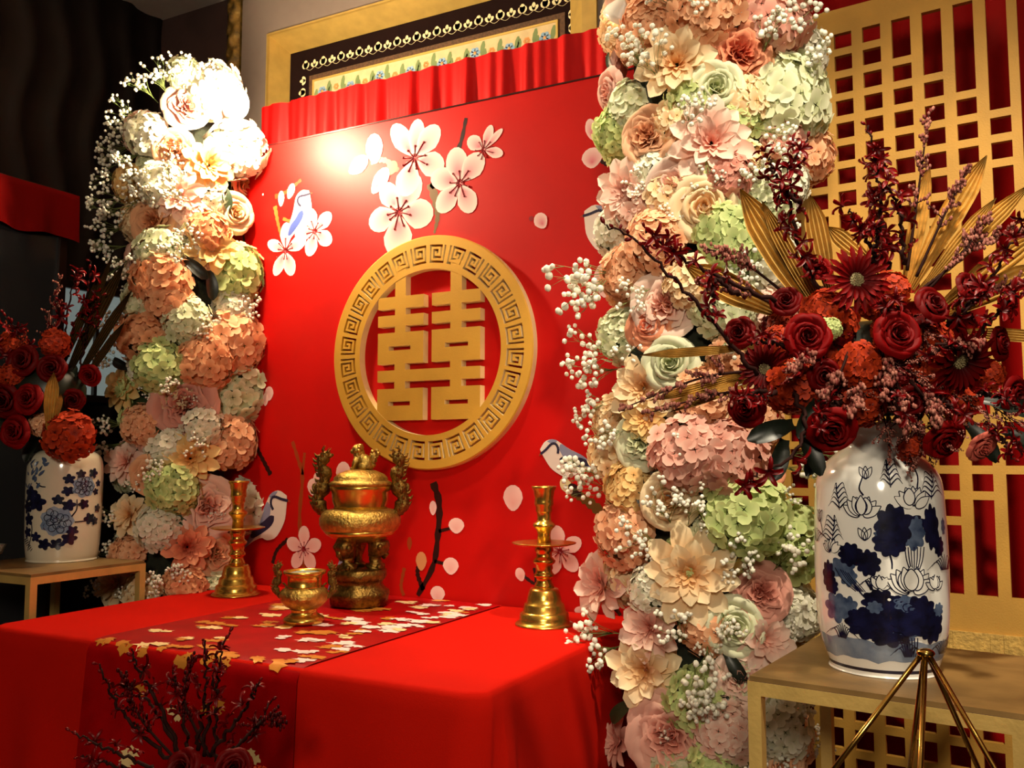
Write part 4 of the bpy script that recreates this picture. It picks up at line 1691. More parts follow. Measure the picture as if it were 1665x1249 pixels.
left_items = [
    (303, 172, PE, 'pink', 66), (350, 150, H, 'white', 84), (388, 244, H, 'white', 84), (283, 242, PE, 'peach', 60), (340, 268, D, 'yellow', 80), (216, 298, H, 'yellow', 62), (290, 318, D, 'blush', 76), (247, 360, PE, 'orange', 66),
    (382, 346, RO, 'cream', 60), (338, 374, H, 'orange', 58), (345, 404, D, 'yellow', 80), (260, 408, H, 'wgreen', 70), (262, 456, H, 'orange', 86), (276, 492, H, 'orange', 74), (384, 444, H, 'green', 88), (230, 545, H, 'orange', 78),
    (304, 520, H, 'wgreen', 70), (380, 556, H, 'peach', 98), (334, 588, H, 'orange', 84), (260, 598, H, 'green', 80), (205, 630, D, 'yellow', 74), (298, 658, PE, 'dusty', 92), (386, 636, H, 'wgreen', 94), (376, 718, H, 'peach', 84),
    (310, 746, D, 'yellow', 80), (205, 752, D, 'blush', 66), (243, 772, PE, 'orange', 56), (282, 796, H, 'green', 76), (211, 838, D, 'cream', 66), (340, 825, PE, 'blush', 86), (410, 824, H, 'white', 84), (258, 858, H, 'white', 66),
    (305, 890, D, 'coral', 78), (350, 900, PE, 'peach', 64), (208, 902, H, 'peach', 58), (190, 950, D, 'cream', 76), (300, 952, H, 'orange', 58), (232, 968, H, 'cream', 60), (262, 300, H, 'white', 64), (230, 690, H, 'peach', 60),
    (240, 220, H, 'white', 64), (330, 690, H, 'white', 60), (300, 120, H, 'wgreen', 50), (380, 500, H, 'white', 60), (360, 960, H, 'wgreen', 60), (230, 490, H, 'wgreen', 60), (270, 1020, H, 'peach', 70), (400, 300, PE, 'peach', 50),
]
left_sprigs = [(270, 150, -10, -50, 62), (290, 135, 10, -40, 56), (250, 160, -30, -40, 62), (232, 195, -50, -20, 62), (225, 215, -50, 0, 62), (215, 240, -40, 10, 62), (212, 265, -40, -10, 66), (205, 290, -50, 0, 62),
               (205, 320, -40, 20, 66), (200, 345, -40, 0, 62), (203, 370, -40, 20, 66), (205, 400, -40, 10, 66), (215, 420, -30, 30, 60), (230, 250, -30, 20, 60), (270, 265, 10, 10, 60), (255, 280, -20, 20, 60),
               (285, 300, 0, 20, 60), (300, 360, 10, 30, 60), (290, 395, -10, 20, 60), (400, 320, 50, -10, 60), (415, 480, 50, 0, 66), (405, 500, 50, 15, 62), (380, 490, 40, 20, 60), (410, 690, 40, -10, 62), (400, 720, 40, 10, 60),
               (330, 700, -10, 20, 60), (255, 740, 0, 20, 60), (205, 690, -40, 0, 62), (200, 720, -40, 20, 62), (270, 610, 10, 20, 60), (255, 930, 0, 10, 60), (275, 920, 20, 10, 56), (200, 900, -50, -20, 50), (185, 955, -40, 0, 50),
               (420, 930, 40, 0, 56), (415, 870, 40, 20, 56), (205, 590, -50, -10, 60), (210, 520, -50, 10, 60), (230, 440, -30, 10, 60), (220, 330, -20, 20, 66), (240, 390, 0, 20, 60), (235, 310, 10, 10, 60), (222, 275, 0, 10, 66), (320, 520, 30, 20, 56),
               (205, 840, -40, 0, 50), (320, 130, 30, -30, 50)]
left_leaves = [(355, 232, -90, 34, M_LEAF), (362, 300, -70, 44, M_LEAF), (400, 350, -20, 36, M_LEAF), (395, 378, -110, 40, M_LEAF), (300, 850, 150, 48, mat('leaf_teal', '1E4634', 0.4)), (262, 852, -40, 48, MATS['leaf_teal']), (225, 875, 30, 44, MATS['leaf_teal']),
               (240, 690, -40, 50, M_LEAF), (255, 700, -60, 40, M_LEAF), (375, 870, -80, 40, MATS['leaf_teal']), (370, 690, 20, 30, MATS['leaf_teal']), (300, 420, -40, 50, M_LEAFD), (340, 440, -80, 50, M_LEAFD), (215, 600, 160, 44, M_LEAFD), (400, 755, 20, 26, M_LEAF)]
column('flower_column', 'tall column of pale silk flowers beside the dim corner stand, blown bright at its top', -2.537, 2.310, ZC + 1.24, .135, left_items, left_sprigs, left_leaves, 110)


# ================================================================== RED BOUQUETS
def blade(parent, a, b, w, bend=.06, m=None, pleats=5):
    """pleated palm blade from a to b (world), w metres wide"""
    a, b = Vector(a), Vector(b)
    d = (b - a)
    L = d.length
    d.normalize()
    mid = (a + b) / 2
    n = (CAM - mid).normalized()
    n = (n - d * n.dot(d)).normalized()
    s = d.cross(n)
    g = MB()
    g.sm = False

    def P(u, v):
        k = v
        ww = w * .5 * (.35 + .65 * min(1, k * 2.2)) * (1 if k < .72 else max(.03, 1 - ((k - .72) / .28) ** 1.4))
        z = (abs(((u * pleats) % 1) * 2 - 1) - .5) * w * .20
        p = a + d * (L * k) + s * ((u * 2 - 1) * ww) + n * (z + bend * L * sin(k * pi * .9)) + s * (.03 * L * k * k)
        return p
    Ml = parent and WM[parent.name]
    g.grid(P, pleats * 2, 12)
    g.obj('gold_palm_leaf', m or M_PALM, parent)


def orchid(parent, pts, blooms, buds, s=.011, col=None):
    """wiry orchid branch; blooms and buds are sub-parts"""
    m = col or PET['orchid']
    c = curve(pts, 30)
    g = MB()
    n = len(c)
    g.tube([Vector(p) + Vector((.003 * sin(i * 1.7), .003 * cos(i * 1.3), .003 * sin(i * 2.1))) for i, p in enumerate(c)], [.0042 - .0028 * i / n for i in range(n)], 5)
    o = g.obj('orchid_branch', M_TWIG, parent)
    key = ('orchidbloom', 0)
    if key not in TPL:
        gb = MB()
        for k in range(5):
            petal(gb, 1.25 + .2 * (k % 2), .50, 60, -60 + 15 * k, .5, 2.0, .12, 3, 7, rot=k * 1.2566, r0=.04, seed=k)
        petal(gb, .7, .5, 20, 80, .6, 2.0, .05, 3, 5, rot=.6, r0=.02)
        gu = MB()
        gu.ball((0, 0, .6), (.38, .38, .66), 8, 6, t=.6)
        gu.tube([(0, 0, -.4), (0, 0, .2)], [.09, .14], 5)
        TPL[key] = (gb.mesh('bloom', m), gu.mesh('bud', m))
    mb, mu = TPL[key]
    for f in blooms:
        p = c[min(n - 1, int(f * (n - 1)))]
        d = Vector((random.uniform(-1, 1), random.uniform(-1, 1), random.uniform(-.6, 1))).normalized() + (CAM - p).normalized() * .5
        q = p + d.normalized() * s * .9
        inst('bloom', mb, o, frame(q, d, s * random.uniform(1.3, 2.0), random.uniform(0, 6)), m)
    for f in buds:
        p = c[min(n - 1, int(f * (n - 1)))]
        t = (c[min(n - 1, int(f * (n - 1)) + 1)] - c[max(0, int(f * (n - 1)) - 1)]).normalized()
        d = t + Vector((random.uniform(-.9, .9), random.uniform(-.9, .9), random.uniform(-.9, .9)))
        inst('bud', mu, o, frame(p + d.normalized() * s * .3, d, s * random.uniform(.6, .9)), m)
    return o


def spray_branch(parent, pts, ln, col='statice', dens=9):
    """long heather-like branch: thin wood with side twigs, tiny blossoms joined as one sub-part"""
    c = curve(pts, 24)
    g, fl = MB(), MB()
    g.tube(c, [.003 - .002 * i / 24 for i in range(25)], 4)
    for k in range(dens * 3):
        i = random.randint(7, 24)
        p = c[i]
        t = (c[min(24, i + 1)] - c[max(0, i - 1)]).normalized()
        d = (t * .9 + Vector((random.uniform(-1, 1), random.uniform(-1, 1), random.uniform(-1, 1))) * .7).normalized()
        l = ln * random.uniform(.4, 1) * (1.15 - i / 30)
        e = p + d * l
        g.tube([p, e], [.0013, .0008], 3)
        for q in range(5):
            x = p.lerp(e, .3 + .7 * q / 4) + Vector((random.uniform(-1, 1), random.uniform(-1, 1), random.uniform(-1, 1))) * .002
            fl.ball(x, (.0028, .0028, .0042), 5, 3, t=random.random())
    o = g.obj('heather_branch', M_TWIG, parent)
    fl.obj('blossoms', PET[col], o, None, 'stuff')


def arr_thing(name, label, P):
    return thing(name, label, 'bouquet', P)


# --- bouquet in the lotus vase -------------------------------------------
mouth = pv + Vector((0, 0, 375 * uv))
rb = arr_thing('red_bouquet', 'red roses, gerberas and gold palm blades bursting from the lotus vase', mouth)
D0 = dv
root = mouth + Vector((0, 0, -.02))
g = MB()
for k in range(14):
    a = k * .45
    g.tube(curve([root + Vector((.02 * cos(a), .02 * sin(a), -.06)), root + Vector((.035 * cos(a), .035 * sin(a), .05)), root + Vector((.12 * cos(a * 2.1), .12 * sin(a * 2.1), .14))], 6), .003, 4)
g.obj('stems', M_STEM, rb, None, 'stuff')
g = MB()
g.ball(at(1420, 600, D0 + .02), (.12, .10, .085), 16, 10)
g.obj('foliage_ball', M_LEAFD, rb)
for (x0, y0, x1, y1, w, dd) in [(1340, 525, 1197, 312, 44, .05), (1350, 530, 1232, 330, 22, .03), (1352, 480, 1312, 318, 30, -.02), (1470, 490, 1504, 268, 24, .05), (1480, 470, 1596, 252, 34, .02), (1490, 480, 1668, 296, 26, .0),
                                (1500, 470, 1614, 320, 20, -.03), (1520, 510, 1690, 372, 36, .03), (1530, 515, 1700, 425, 34, -.03), (1540, 540, 1710, 545, 18, -.02), (1270, 510, 1112, 436, 42, .06), (1240, 562, 1040, 584, 13, -.04),
                                (1250, 597, 1056, 658, 14, -.05), (1250, 605, 1072, 668, 9, -.06), (1250, 612, 1090, 676, 8, -.07), (1420, 430, 1345, 372, 26, .08), (1400, 480, 1440, 318, 16, .04), (1450, 480, 1402, 410, 22, .06)]:
    blade(rb, at(x0, y0, D0 + dd * .3), at(x1, y1, D0 + dd), w * uv * 1.15, .03)
for (px, py, kind, colr, d, dd, dirx, diry) in [
        (1393, 455, 'gerbera', 'red', 122, -.13, .0, .1), (1562, 588, 'gerbera', 'dred', 140, -.15, .35, -.5), (1243, 600, 'gerbera', 'dred', 96, -.08, -.5, .0),
        (1312, 548, RO, 'red', 84, -.15, -.15, .1), (1456, 545, RO, 'red', 88, -.17, .1, .2), (1352, 696, RO, 'red', 90, -.15, -.2, -.5), (1216, 664, RO, 'red', 72, -.08, -.8, -.2), (1204, 542, RO, 'dred', 60, -.05, -.8, .2),
        (1512, 498, RO, 'dred', 72, -.11, .4, .5), (1572, 470, RO, 'dred', 60, -.06, .5, .4), (1278, 492, RO, 'dred', 58, -.06, -.4, .5), (1532, 712, RO, 'red', 80, -.14, .2, -.6), (1642, 642, RO, 'dred', 72, -.08, .7, -.2), (1592, 724, RO, 'rosepk', 60, -.13, .4, -.6),
        (1340, 610, RO, 'dred', 60, -.14, -.1, -.1), (1480, 650, RO, 'dred', 60, -.14, .1, -.3), (1620, 560, RO, 'dred', 64, -.05, .8, .1), (1330, 440, RO, 'red', 52, -.05, -.2, .8),
        (1342, 506, H, 'rust', 76, -.10, -.1, .4), (1292, 628, H, 'rust', 88, -.10, -.4, -.2), (1398, 592, H, 'rust', 84, -.14, 0, 0), (1450, 470, H, 'rust', 66, -.08, .1, .6), (1268, 560, H, 'rust', 66, -.06, -.5, .1), (1400, 660, H, 'rust', 80, -.12, 0, -.5),
        (1520, 600, H, 'rust', 70, -.10, .3, 0), (1480, 730, H, 'rust', 46, -.1, .1, -.7), (1350, 535, H, 'green', 40, -.14, 0, .1), (1560, 660, H, 'rust', 66, -.10, .4, -.3), (1610, 610, H, 'rust', 56, -.05, .6, -.1)]:
    P = at(px, py, D0 + dd)
    n = -FW + RT * dirx + UP * diry
    flower(rb, kind, colr, P, n, d * .5 * (D0 + dd) / F * (.88 if kind == RO else .98), two=None)
rq = random.Random(99)
for k in range(46):
    a = rq.uniform(0, 6.3)
    q = sqrt(rq.random())
    px, py = 1425 + 200 * q * cos(a), 590 + 105 * q * sin(a)
    dd = -.12 * (1 - q * q) + rq.uniform(.0, .03)
    kind, colr, d = rq.choice(((H, 'rust', 58), (H, 'rust', 50), (RO, 'dred', 46), (RO, 'dred', 52), (RO, 'red', 46), (H, 'dred', 56)))
    flower(rb, kind, colr, at(px, py, D0 + dd), -FW * .8 + RT * q * cos(a) - UP * q * sin(a), d * .5 * D0 / F)
for (px, py, s, dd) in [(1420, 650, 95, -.13), (1470, 640, 90, -.13), (1500, 695, 80, -.14), (1390, 620, 80, -.14), (1440, 610, 80, -.15), (1375, 645, 70, -.14), (1530, 650, 80, -.12), (1490, 715, 56, -.13), (1500, 560, 70, -.13), (1600, 680, 70, -.1)]:
    P = at(px, py - 30, D0 + dd + .05)
    flower(rb, 'statice', 'statice', P, -FW * .7 - UP * .9 + RT * random.uniform(-.5, .5), s * D0 / F)
for (px, py, ang, ln, dd) in [(1290, 690, 200, 66, -.10), (1275, 715, 250, 60, -.10), (1300, 705, 290, 60, -.11), (1330, 650, 240, 60, -.12), (1600, 650, -20, 66, -.08), (1570, 690, -60, 60, -.10), (1325, 725, 250, 44, -.08), (1260, 640, 190, 50, -.05), (1630, 700, -40, 60, -.04)]:
    P = at(px, py, D0 + dd)
    xa = (RT * cos(radians(ang)) + UP * sin(radians(ang)))
    na = (-FW + UP * .3).normalized()
    xa = (xa - na * xa.dot(na)).normalized()
    ya = na.cross(xa)
    Mx = Matrix(((xa.x, ya.x, na.x, P.x), (xa.y, ya.y, na.y, P.y), (xa.z, ya.z, na.z, P.z), (0, 0, 0, 1)))
    inst('leaf', template('leaf', 0)[0], rb, Mx @ Matrix.Scale(ln * 1.2 * D0 / F, 4), M_LEAFD)


def A3(pts, d0, d1):
    n = len(pts) - 1
    return [at(x, y, d0 + (d1 - d0) * i / n) for i, (x, y) in enumerate(pts)]


ff = lambda a, b, n: [a + (b - a) * i / (n - 1) for i in range(n)]
orchid(rb, A3([(1230, 610), (1190, 560), (1130, 490), (1080, 438), (1030, 388), (984, 366)], D0 - .1, D0 - .14), [], ff(.2, 1, 17))
orchid(rb, A3([(1260, 490), (1180, 455), (1110, 420), (1075, 395), (1048, 372)], D0 - .08, D0 - .12), ff(.3, .9, 11), ff(.8, 1, 3))
orchid(rb, A3([(1200, 480), (1165, 455), (1160, 490), (1165, 520)], D0 - .1, D0 - .12), ff(.2, 1, 5), [])
orchid(rb, A3([(1340, 480), (1305, 420), (1285, 340), (1276, 285), (1312, 226)], D0 - .06, D0 - .10), ff(.15, .95, 20), ff(.9, 1, 3))
orchid(rb, A3([(1300, 330), (1262, 290), (1250, 255)], D0 - .1, D0 - .10), ff(.1, 1, 7), [])
orchid(rb, A3([(1445, 440), (1432, 350), (1425, 270), (1410, 204)], D0 - .04, D0 - .06), ff(.1, .8, 17), ff(.75, 1, 6))
orchid(rb, A3([(1432, 420), (1400, 380), (1380, 340)], D0 - .06, D0 - .09), ff(.2, 1, 7), [])
orchid(rb, A3([(1470, 430), (1462, 340), (1440, 300)], D0 - .06, D0 - .09), ff(.2, 1, 7), [])
orchid(rb, A3([(1560, 520), (1620, 440), (1668, 350)], D0 - .08, D0 - .10), ff(.3, 1, 8), ff(.3, 1, 5))
orchid(rb, A3([(1580, 560), (1630, 500), (1680, 470)], D0 - .08, D0 - .12), ff(.3, 1, 7), ff(.3, 1, 5))
orchid(rb, A3([(1290, 640), (1310, 690), (1285, 745), (1230, 770), (1205, 790)], D0 - .13, D0 - .2), ff(.5, 1, 4), [])
rq = random.Random(5)
for (x, y, a, l) in [(1340, 580, 200, 70), (1430, 530, 60, 50), (1490, 590, 20, 80), (1430, 610, -60, 70), (1290, 570, 170, 70), (1540, 530, 40, 80), (1370, 650, 230, 60), (1500, 640, -30, 70), (1590, 640, -20, 70), (1260, 640, 190, 60), (1420, 430, 80, 70), (1610, 700, -50, 60)]:
    q = [(x, y), (x + l * .5 * cos(radians(a)), y - l * .5 * sin(radians(a)) - 8), (x + l * cos(radians(a)), y - l * sin(radians(a)))]
    orchid(rb, A3(q, D0 - .13, D0 - .19), ff(.3, 1, 5), ff(.6, 1, 3), .009)
for (x, y, x1, y1) in [(1400, 600, 1380, 680), (1450, 600, 1470, 700), (1380, 570, 1340, 640), (1480, 620, 1530, 690), (1430, 560, 1440, 640), (1340, 560, 1290, 600), (1520, 560, 1590, 560)]:
    spray_branch(rb, A3([(x, y), ((x + x1) / 2 + 6, (y + y1) / 2), (x1, y1)], D0 - .15, D0 - .19), .035)
spray_branch(rb, A3([(1475, 440), (1492, 320), (1510, 186)], D0 - .02, D0), .045)
spray_branch(rb, A3([(1490, 450), (1540, 340), (1572, 278)], D0 - .03, D0 - .03), .05)
spray_branch(rb, A3([(1510, 470), (1580, 400), (1668, 372)], D0 - .06, D0 - .06), .05)
spray_branch(rb, A3([(1500, 470), (1560, 420), (1600, 360)], D0 - .06, D0 - .06), .05)
spray_branch(rb, A3([(1540, 520), (1620, 470), (1690, 455)], D0 - .08, D0 - .08), .05)
spray_branch(rb, A3([(1250, 600), (1140, 615), (1018, 662)], D0 - .06, D0 - .10), .04)
spray_branch(rb, A3([(1260, 640), (1170, 640), (1060, 670)], D0 - .06, D0 - .10), .04)
spray_branch(rb, A3([(1280, 480), (1200, 420), (1150, 405)], D0 - .04, D0 - .05), .045)
spray_branch(rb, A3([(1270, 500), (1200, 470), (1140, 460)], D0 - .04, D0 - .05), .045)

# --- bouquet in the dim corner ---------------------------------------------
ml = pl + Vector((0, 0, 190 * ul))
D1 = (pl - CAM).dot(FW)
lb = arr_thing('red_bouquet', 'dim red and rust bouquet with shade-darkened gold palm blades in the peony vase', ml)
g = MB()
g.ball(at(70, 640, D1), (.15, .12, .12), 14, 9)
g.tube([ml + Vector((0, 0, -.05)), ml + Vector((0, 0, .12))], .02, 8)
g.obj('foliage_ball', M_LEAFD, lb)
M_PALMD = mat('gold_palm_shaded', '5A4420', 0.5, metal=0.3, noise_amt=0.3)  # gold palm again, the corner's shade put into its colour
for (x0, y0, x1, y1, w) in [(105, 620, 196, 424, 20), (120, 625, 210, 468, 14), (115, 610, 180, 402, 9), (130, 630, 200, 520, 12), (95, 610, 160, 440, 14)]:
    blade(lb, at(x0, y0, D1 - .02), at(x1, y1, D1 - .06), w * ul, .02, M_PALMD)
blade(lb, at(80, 705, D1 - .14), at(84, 605, D1 - .15), 20 * ul, .05)
blade(lb, at(92, 680, D1 - .14), at(98, 640, D1 - .16), 9 * ul, .02)
for (px, py, kind, colr, d, dd) in [(113, 708, H, 'rust', 84, -.11), (70, 690, H, 'peach', 44, -.09), (48, 650, RO, 'red', 48, -.13), (28, 702, RO, 'red', 52, -.13), (148, 610, RO, 'red', 36, -.06), (40, 588, RO, 'dred', 50, -.1), (10, 650, RO, 'dred', 56, -.1), (20, 610, H, 'rust', 44, -.1), (90, 560, H, 'rust', 50, -.08),
                                    (85, 600, RO, 'dred', 44, -.1), (15, 560, H, 'rust', 40, -.05), (120, 650, RO, 'dred', 36, -.07)]:
    flower(lb, kind, colr, at(px, py, D1 + dd), -FW + RT * random.uniform(-.4, .4) + UP * random.uniform(-.3, .3), d * .5 * D1 / F)
for pts in ([(110, 580), (108, 520), (120, 460), (128, 440)], [(60, 590), (30, 540), (5, 510)], [(130, 600), (145, 520), (165, 480)], [(80, 590), (95, 530), (88, 480)], [(140, 560), (142, 490), (147, 425)], [(40, 600), (10, 570), (-20, 560)]):
    orchid(lb, A3(pts, D1 - .04, D1 - .08), ff(.3, .8, 5), ff(.6, 1, 5), .014)
spray_branch(lb, A3([(90, 590), (80, 520), (98, 455)], D1 - .05, D1 - .07), .06, 'statice')
spray_branch(lb, A3([(60, 600), (40, 560), (10, 530)], D1 - .05, D1 - .07), .06, 'rust')
for k in range(8):
    inst('leaf', template('leaf', 0)[0], lb, frame(at(random.uniform(0, 140), random.uniform(600, 720), D1 - .04), -FW + UP * .3, .09, random.uniform(0, 6)), M_LEAFD)

# --- unlit bouquet on the floor before the table ----------------------------
pf = Vector((-1.30, 1.22, 0))
fvz = thing('floor_vase', 'dark red pot on the floor before the table runner', 'vase', pf)
MB().lathe([(0, 0), (.10, 0), (.12, .02), (.15, .18), (.14, .33), (.09, .42), (.10, .46), (.085, .46), (.075, .42), (.12, .3), (.12, .05), (0, .04)], 40).obj('body', mat('pot_red', '3A0806', 0.4), fvz, WM[fvz.name])
MB().lathe([(.135, .24), (.157, .25), (.157, .27), (.135, .28)], 40).obj('band', M_BRASSD, fvz, WM[fvz.name])
fm = pf + Vector((0, 0, .44))
D2 = (pf - CAM).dot(FW)
fb = arr_thing('dark_bouquet', 'shadowed spray of dark orchid twigs and roses before the hanging runner', fm)
g = MB()
for k in range(12):
    a = k * .52
    g.tube(curve([fm + Vector((.02 * cos(a), .02 * sin(a), -.1)), fm + Vector((.04 * cos(a), .04 * sin(a), .04)), fm + Vector((.14 * cos(a), .14 * sin(a), .12))], 6), .003, 4)
g.obj('stems', M_TWIG, fb, None, 'stuff')
for pts in ([(330, 1230), (345, 1120), (352, 1070), (372, 1030)], [(320, 1220), (335, 1110), (332, 1042)], [(300, 1240), (260, 1150), (225, 1090), (215, 1060)], [(280, 1240), (200, 1160), (160, 1080)], [(270, 1260), (180, 1220), (115, 1190)],
            [(340, 1230), (400, 1150), (420, 1110)], [(350, 1240), (410, 1190), (440, 1140)], [(310, 1230), (290, 1130), (280, 1090)], [(350, 1240), (352, 1130), (360, 1060)], [(260, 1270), (170, 1240), (130, 1230)], [(300, 1240), (240, 1140), (180, 1130)]):
    orchid(fb, A3(pts, D2, D2 + random.uniform(-.05, .08)), ff(.3, .7, 3), ff(.5, 1, 6), .010)
for (px, py, kind, colr, d) in [(300, 1250, RO, 'dred', 60), (380, 1250, RO, 'dred', 60), (330, 1290, RO, 'dred', 80), (410, 1290, H, 'rust', 80), (250, 1300, RO, 'dred', 80)]:
    flower(fb, kind, colr, at(px, py, D2 - .03), -FW + UP * .6 + RT * random.uniform(-.5, .5), d * .5 * D2 / F)
for pts in ([(290, 1240), (230, 1170), (200, 1100)], [(340, 1230), (300, 1140), (310, 1080)], [(370, 1230), (430, 1170), (450, 1170)]):
    spray_branch(fb, A3(pts, D2, D2), .05, 'dred')

# ================================================================== PICTURE ON THE WALL
YF = YW - .03
M_VELV = mat('velvet_black', '1A0B09', 0.95, spec=.1, noise_amt=0.2)
M_MATB = mat('mat_board', '7A6A60', 0.8, noise_amt=0.06)
M_GLT = mat('gilt_bevel', 'B8964C', 0.5, metal=0.3, noise_amt=0.15)
M_ORN = mat('gilt_ornate', '8A6A2C', 0.45, metal=0.6, noise_amt=0.7, noise_scale=35, bump=1.0, bump_scale=40)
M_THR = mat('thread_ivory', 'D8C89A', 0.6)
pic = thing('framed_embroidery', 'large framed embroidery with leaf border on dark cloth above the red backdrop', 'picture', (-1.9, YW, ZC + .55))
z0, z1 = ZC + .55, ZC + 2.0
x0, x1 = -2.79, -.80                         # mat, at Y = YW-.13
fx0, fx1, fz0, fz1 = -2.60, -1.268, ZC + .74, ZC + 1.757
ym = YW - .13
# ornate outer frame
for (a, b, c, d) in ((x0 - .075, x0, z0 - .075, z1 + .075), (x1, x1 + .075, z0 - .075, z1 + .075), (x0, x1, z1, z1 + .075), (x0, x1, z0 - .075, z0)):
    g = MB()
    vert_ = (b - a) < (d - c)
    L = (d - c) if vert_ else (b - a)

    def P(u, v, a=a, b=b, c=c, d=d, vert_=vert_):
        bul = .022 * sin(pi * u) + .008 * sin(3 * pi * u) * sin(v * L * 60)
        if vert_:
            return (a + (b - a) * u, ym - .012 - bul, c + (d - c) * v)
        return (a + (b - a) * v, ym - .012 - bul, c + (d - c) * u)
    g.grid(P, 10, int(L * 90))
    g.box(a + .004, b - .004, ym - .012, YW - .001, c + .004, d - .004)
    g.obj('frame_side', M_ORN, pic)
# mat board round the box opening
ox0, ox1, oz0, oz1 = -2.63, -1.175, ZC + .70, ZC + 1.80
for (a, b, c, d) in ((x0, ox0, z0, z1), (ox1, x1, z0, z1), (ox0, ox1, oz1, z1), (ox0, ox1, z0, oz0)):
    MB().box(a, b, ym, ym + .008, c, d).obj('mat_board', M_MATB, pic)
# sloping gilt reveals
for q in (((ox0, ym, oz0), (ox0, ym, oz1), (fx0, YF, fz1), (fx0, YF, fz0)), ((ox1, ym, oz0), (ox1, ym, oz1), (fx1, YF, fz1), (fx1, YF, fz0)), ((ox0, ym, oz1), (ox1, ym, oz1), (fx1, YF, fz1), (fx0, YF, fz1)), ((ox0, ym, oz0), (ox1, ym, oz0), (fx1, YF, fz0), (fx0, YF, fz0))):
    g = MB()
    g.sm = False
    i = [g.vert(p) for p in q]
    j = [g.vert((p[0], p[1] + .006, p[2])) for p in q]
    g.face(*i)
    g.face(*j[::-1])
    for k in range(4):
        g.face(i[k], j[k], j[(k + 1) % 4], i[(k + 1) % 4])
    g.obj('gilt_reveal', M_GLT, pic)
for (a, b, c, d) in ((ox1, ox1 + .055, oz0, oz1 + .03), (ox0 - .006, ox0, oz0, oz1 + .006), (ox0, ox1, oz1, oz1 + .008)):
    MB().box(a, b, ym - .012, ym, c, d).obj('gilt_fillet', M_GLT, pic)
MB().box(fx0, fx1, YF, YF + .01, fz0, fz1).obj('velvet_ground', M_VELV, pic)
pp = lambda px, py: on_y(px, py, YF)
bl, br_ = pp(497, 130).x, pp(925, 40).x
zt = pp(637, 76).z
rnd = random.Random(4)


def motif(x, z, rot, k):
    g = MB()
    s = .032
    leafs = [(0, 1), (.8, .8), (-.8, .8)] if k % 2 else [(0, 1.15), (.5, .9), (-.5, .9)]
    for a, l in leafs:
        A_ = a + rot
        pts = []
        for j in range(10):
            th = 2 * pi * j / 10
            u_, v_ = s * .26 * cos(th) * (1.5 if k % 2 == 0 else 1), s * l * (.5 + .5 * sin(th))
            pts.append((x + u_ * cos(A_) - v_ * sin(A_), YF - .0012, z + u_ * sin(A_) + v_ * cos(A_)))
        g.fan(pts)
    g.obj('leaf_motif', M_THR, pic)


n = 27
for k in range(n):
    motif(bl + (br_ - bl) * k / (n - 1), zt, 0, k)
    x = bl + (br_ - bl) * k / (n - 1)
    if k < n - 1:
        g = MB()
        dx = (br_ - bl) / (n - 1)
        g.tube(curve([(x, YF - .001, zt), (x + dx / 2, YF - .001, zt - .012), (x + dx, YF - .001, zt)], 6), .0008, 4)
        g.obj('thread_swag', M_THR, pic)
for k in range(1, 12):
    motif(bl, zt - k * .052, pi / 2, k)
    motif(br_, zt - k * .052, -pi / 2, k)
# brown net band and cream flowered ground
cb0, cb1 = pp(512, 150).x, pp(905, 40).x
zc1 = pp(637, 103).z
MB().box(cb0 - .03, cb1 + .035, YF - .003, YF, zc1 - .62, zc1 + .032).obj('net_band', mat('net_brown', '5A3C22', 0.8, noise_amt=0.5, noise_scale=120), pic)
MB().box(cb0, cb1, YF - .006, YF - .003, zc1 - .6, zc1).obj('cream_ground', mat('cream_cloth', 'C8B084', 0.85, noise_amt=0.15, noise_scale=30), pic)
for (a, b, c, d) in ((cb0 - .008, cb1 + .008, zc1, zc1 + .008), (cb0 - .008, cb0, zc1 - .6, zc1), (cb1, cb1 + .008, zc1 - .6, zc1)):
    MB().box(a, b, YF - .009, YF - .003, c, d).obj('gold_cord', mat('gold_cord', 'C0A050', 0.5, metal=.4), pic)
cols = [mat('silk_blue', '7A98B0', 0.7), mat('silk_apricot', 'D08A4A', 0.7)]
M_SLK = mat('silk_green', '6A7A4A', 0.7)
for k in range(15):
    x = cb0 + .045 + k * (cb1 - cb0 - .09) / 14
    z = zc1 - .052 + .008 * sin(k * 2)
    big = k % 2 == 0
    g = MB()
    for j in range(6):
        a = j * pi / 3
        r = .020 if big else .013
        pts = [(x + r * .7 * cos(a) + r * .5 * cos(q * pi / 4), YF - .0068, z + r * .7 * sin(a) + r * .5 * sin(q * pi / 4)) for q in range(8)]
        g.fan(pts)
    g.obj('silk_flower', cols[k % 2], pic)
    g = MB()
    for sx in (-1, 1):
        pts = [(x + sx * (.034 + .012 * cos(q * pi / 4)), YF - .0064, z + .012 * sx + .028 * sin(q * pi / 4) + sx * .012 * cos(q * pi / 4)) for q in range(8)]
        g.fan(pts)
    g.obj('silk_leaves', M_SLK, pic, None, 'stuff')
    if big:
        g = MB()
        g.ball((x, YF - .007, z), (.007, .002, .007), 8, 4)
        g.obj('flower_heart', cols[1], pic)

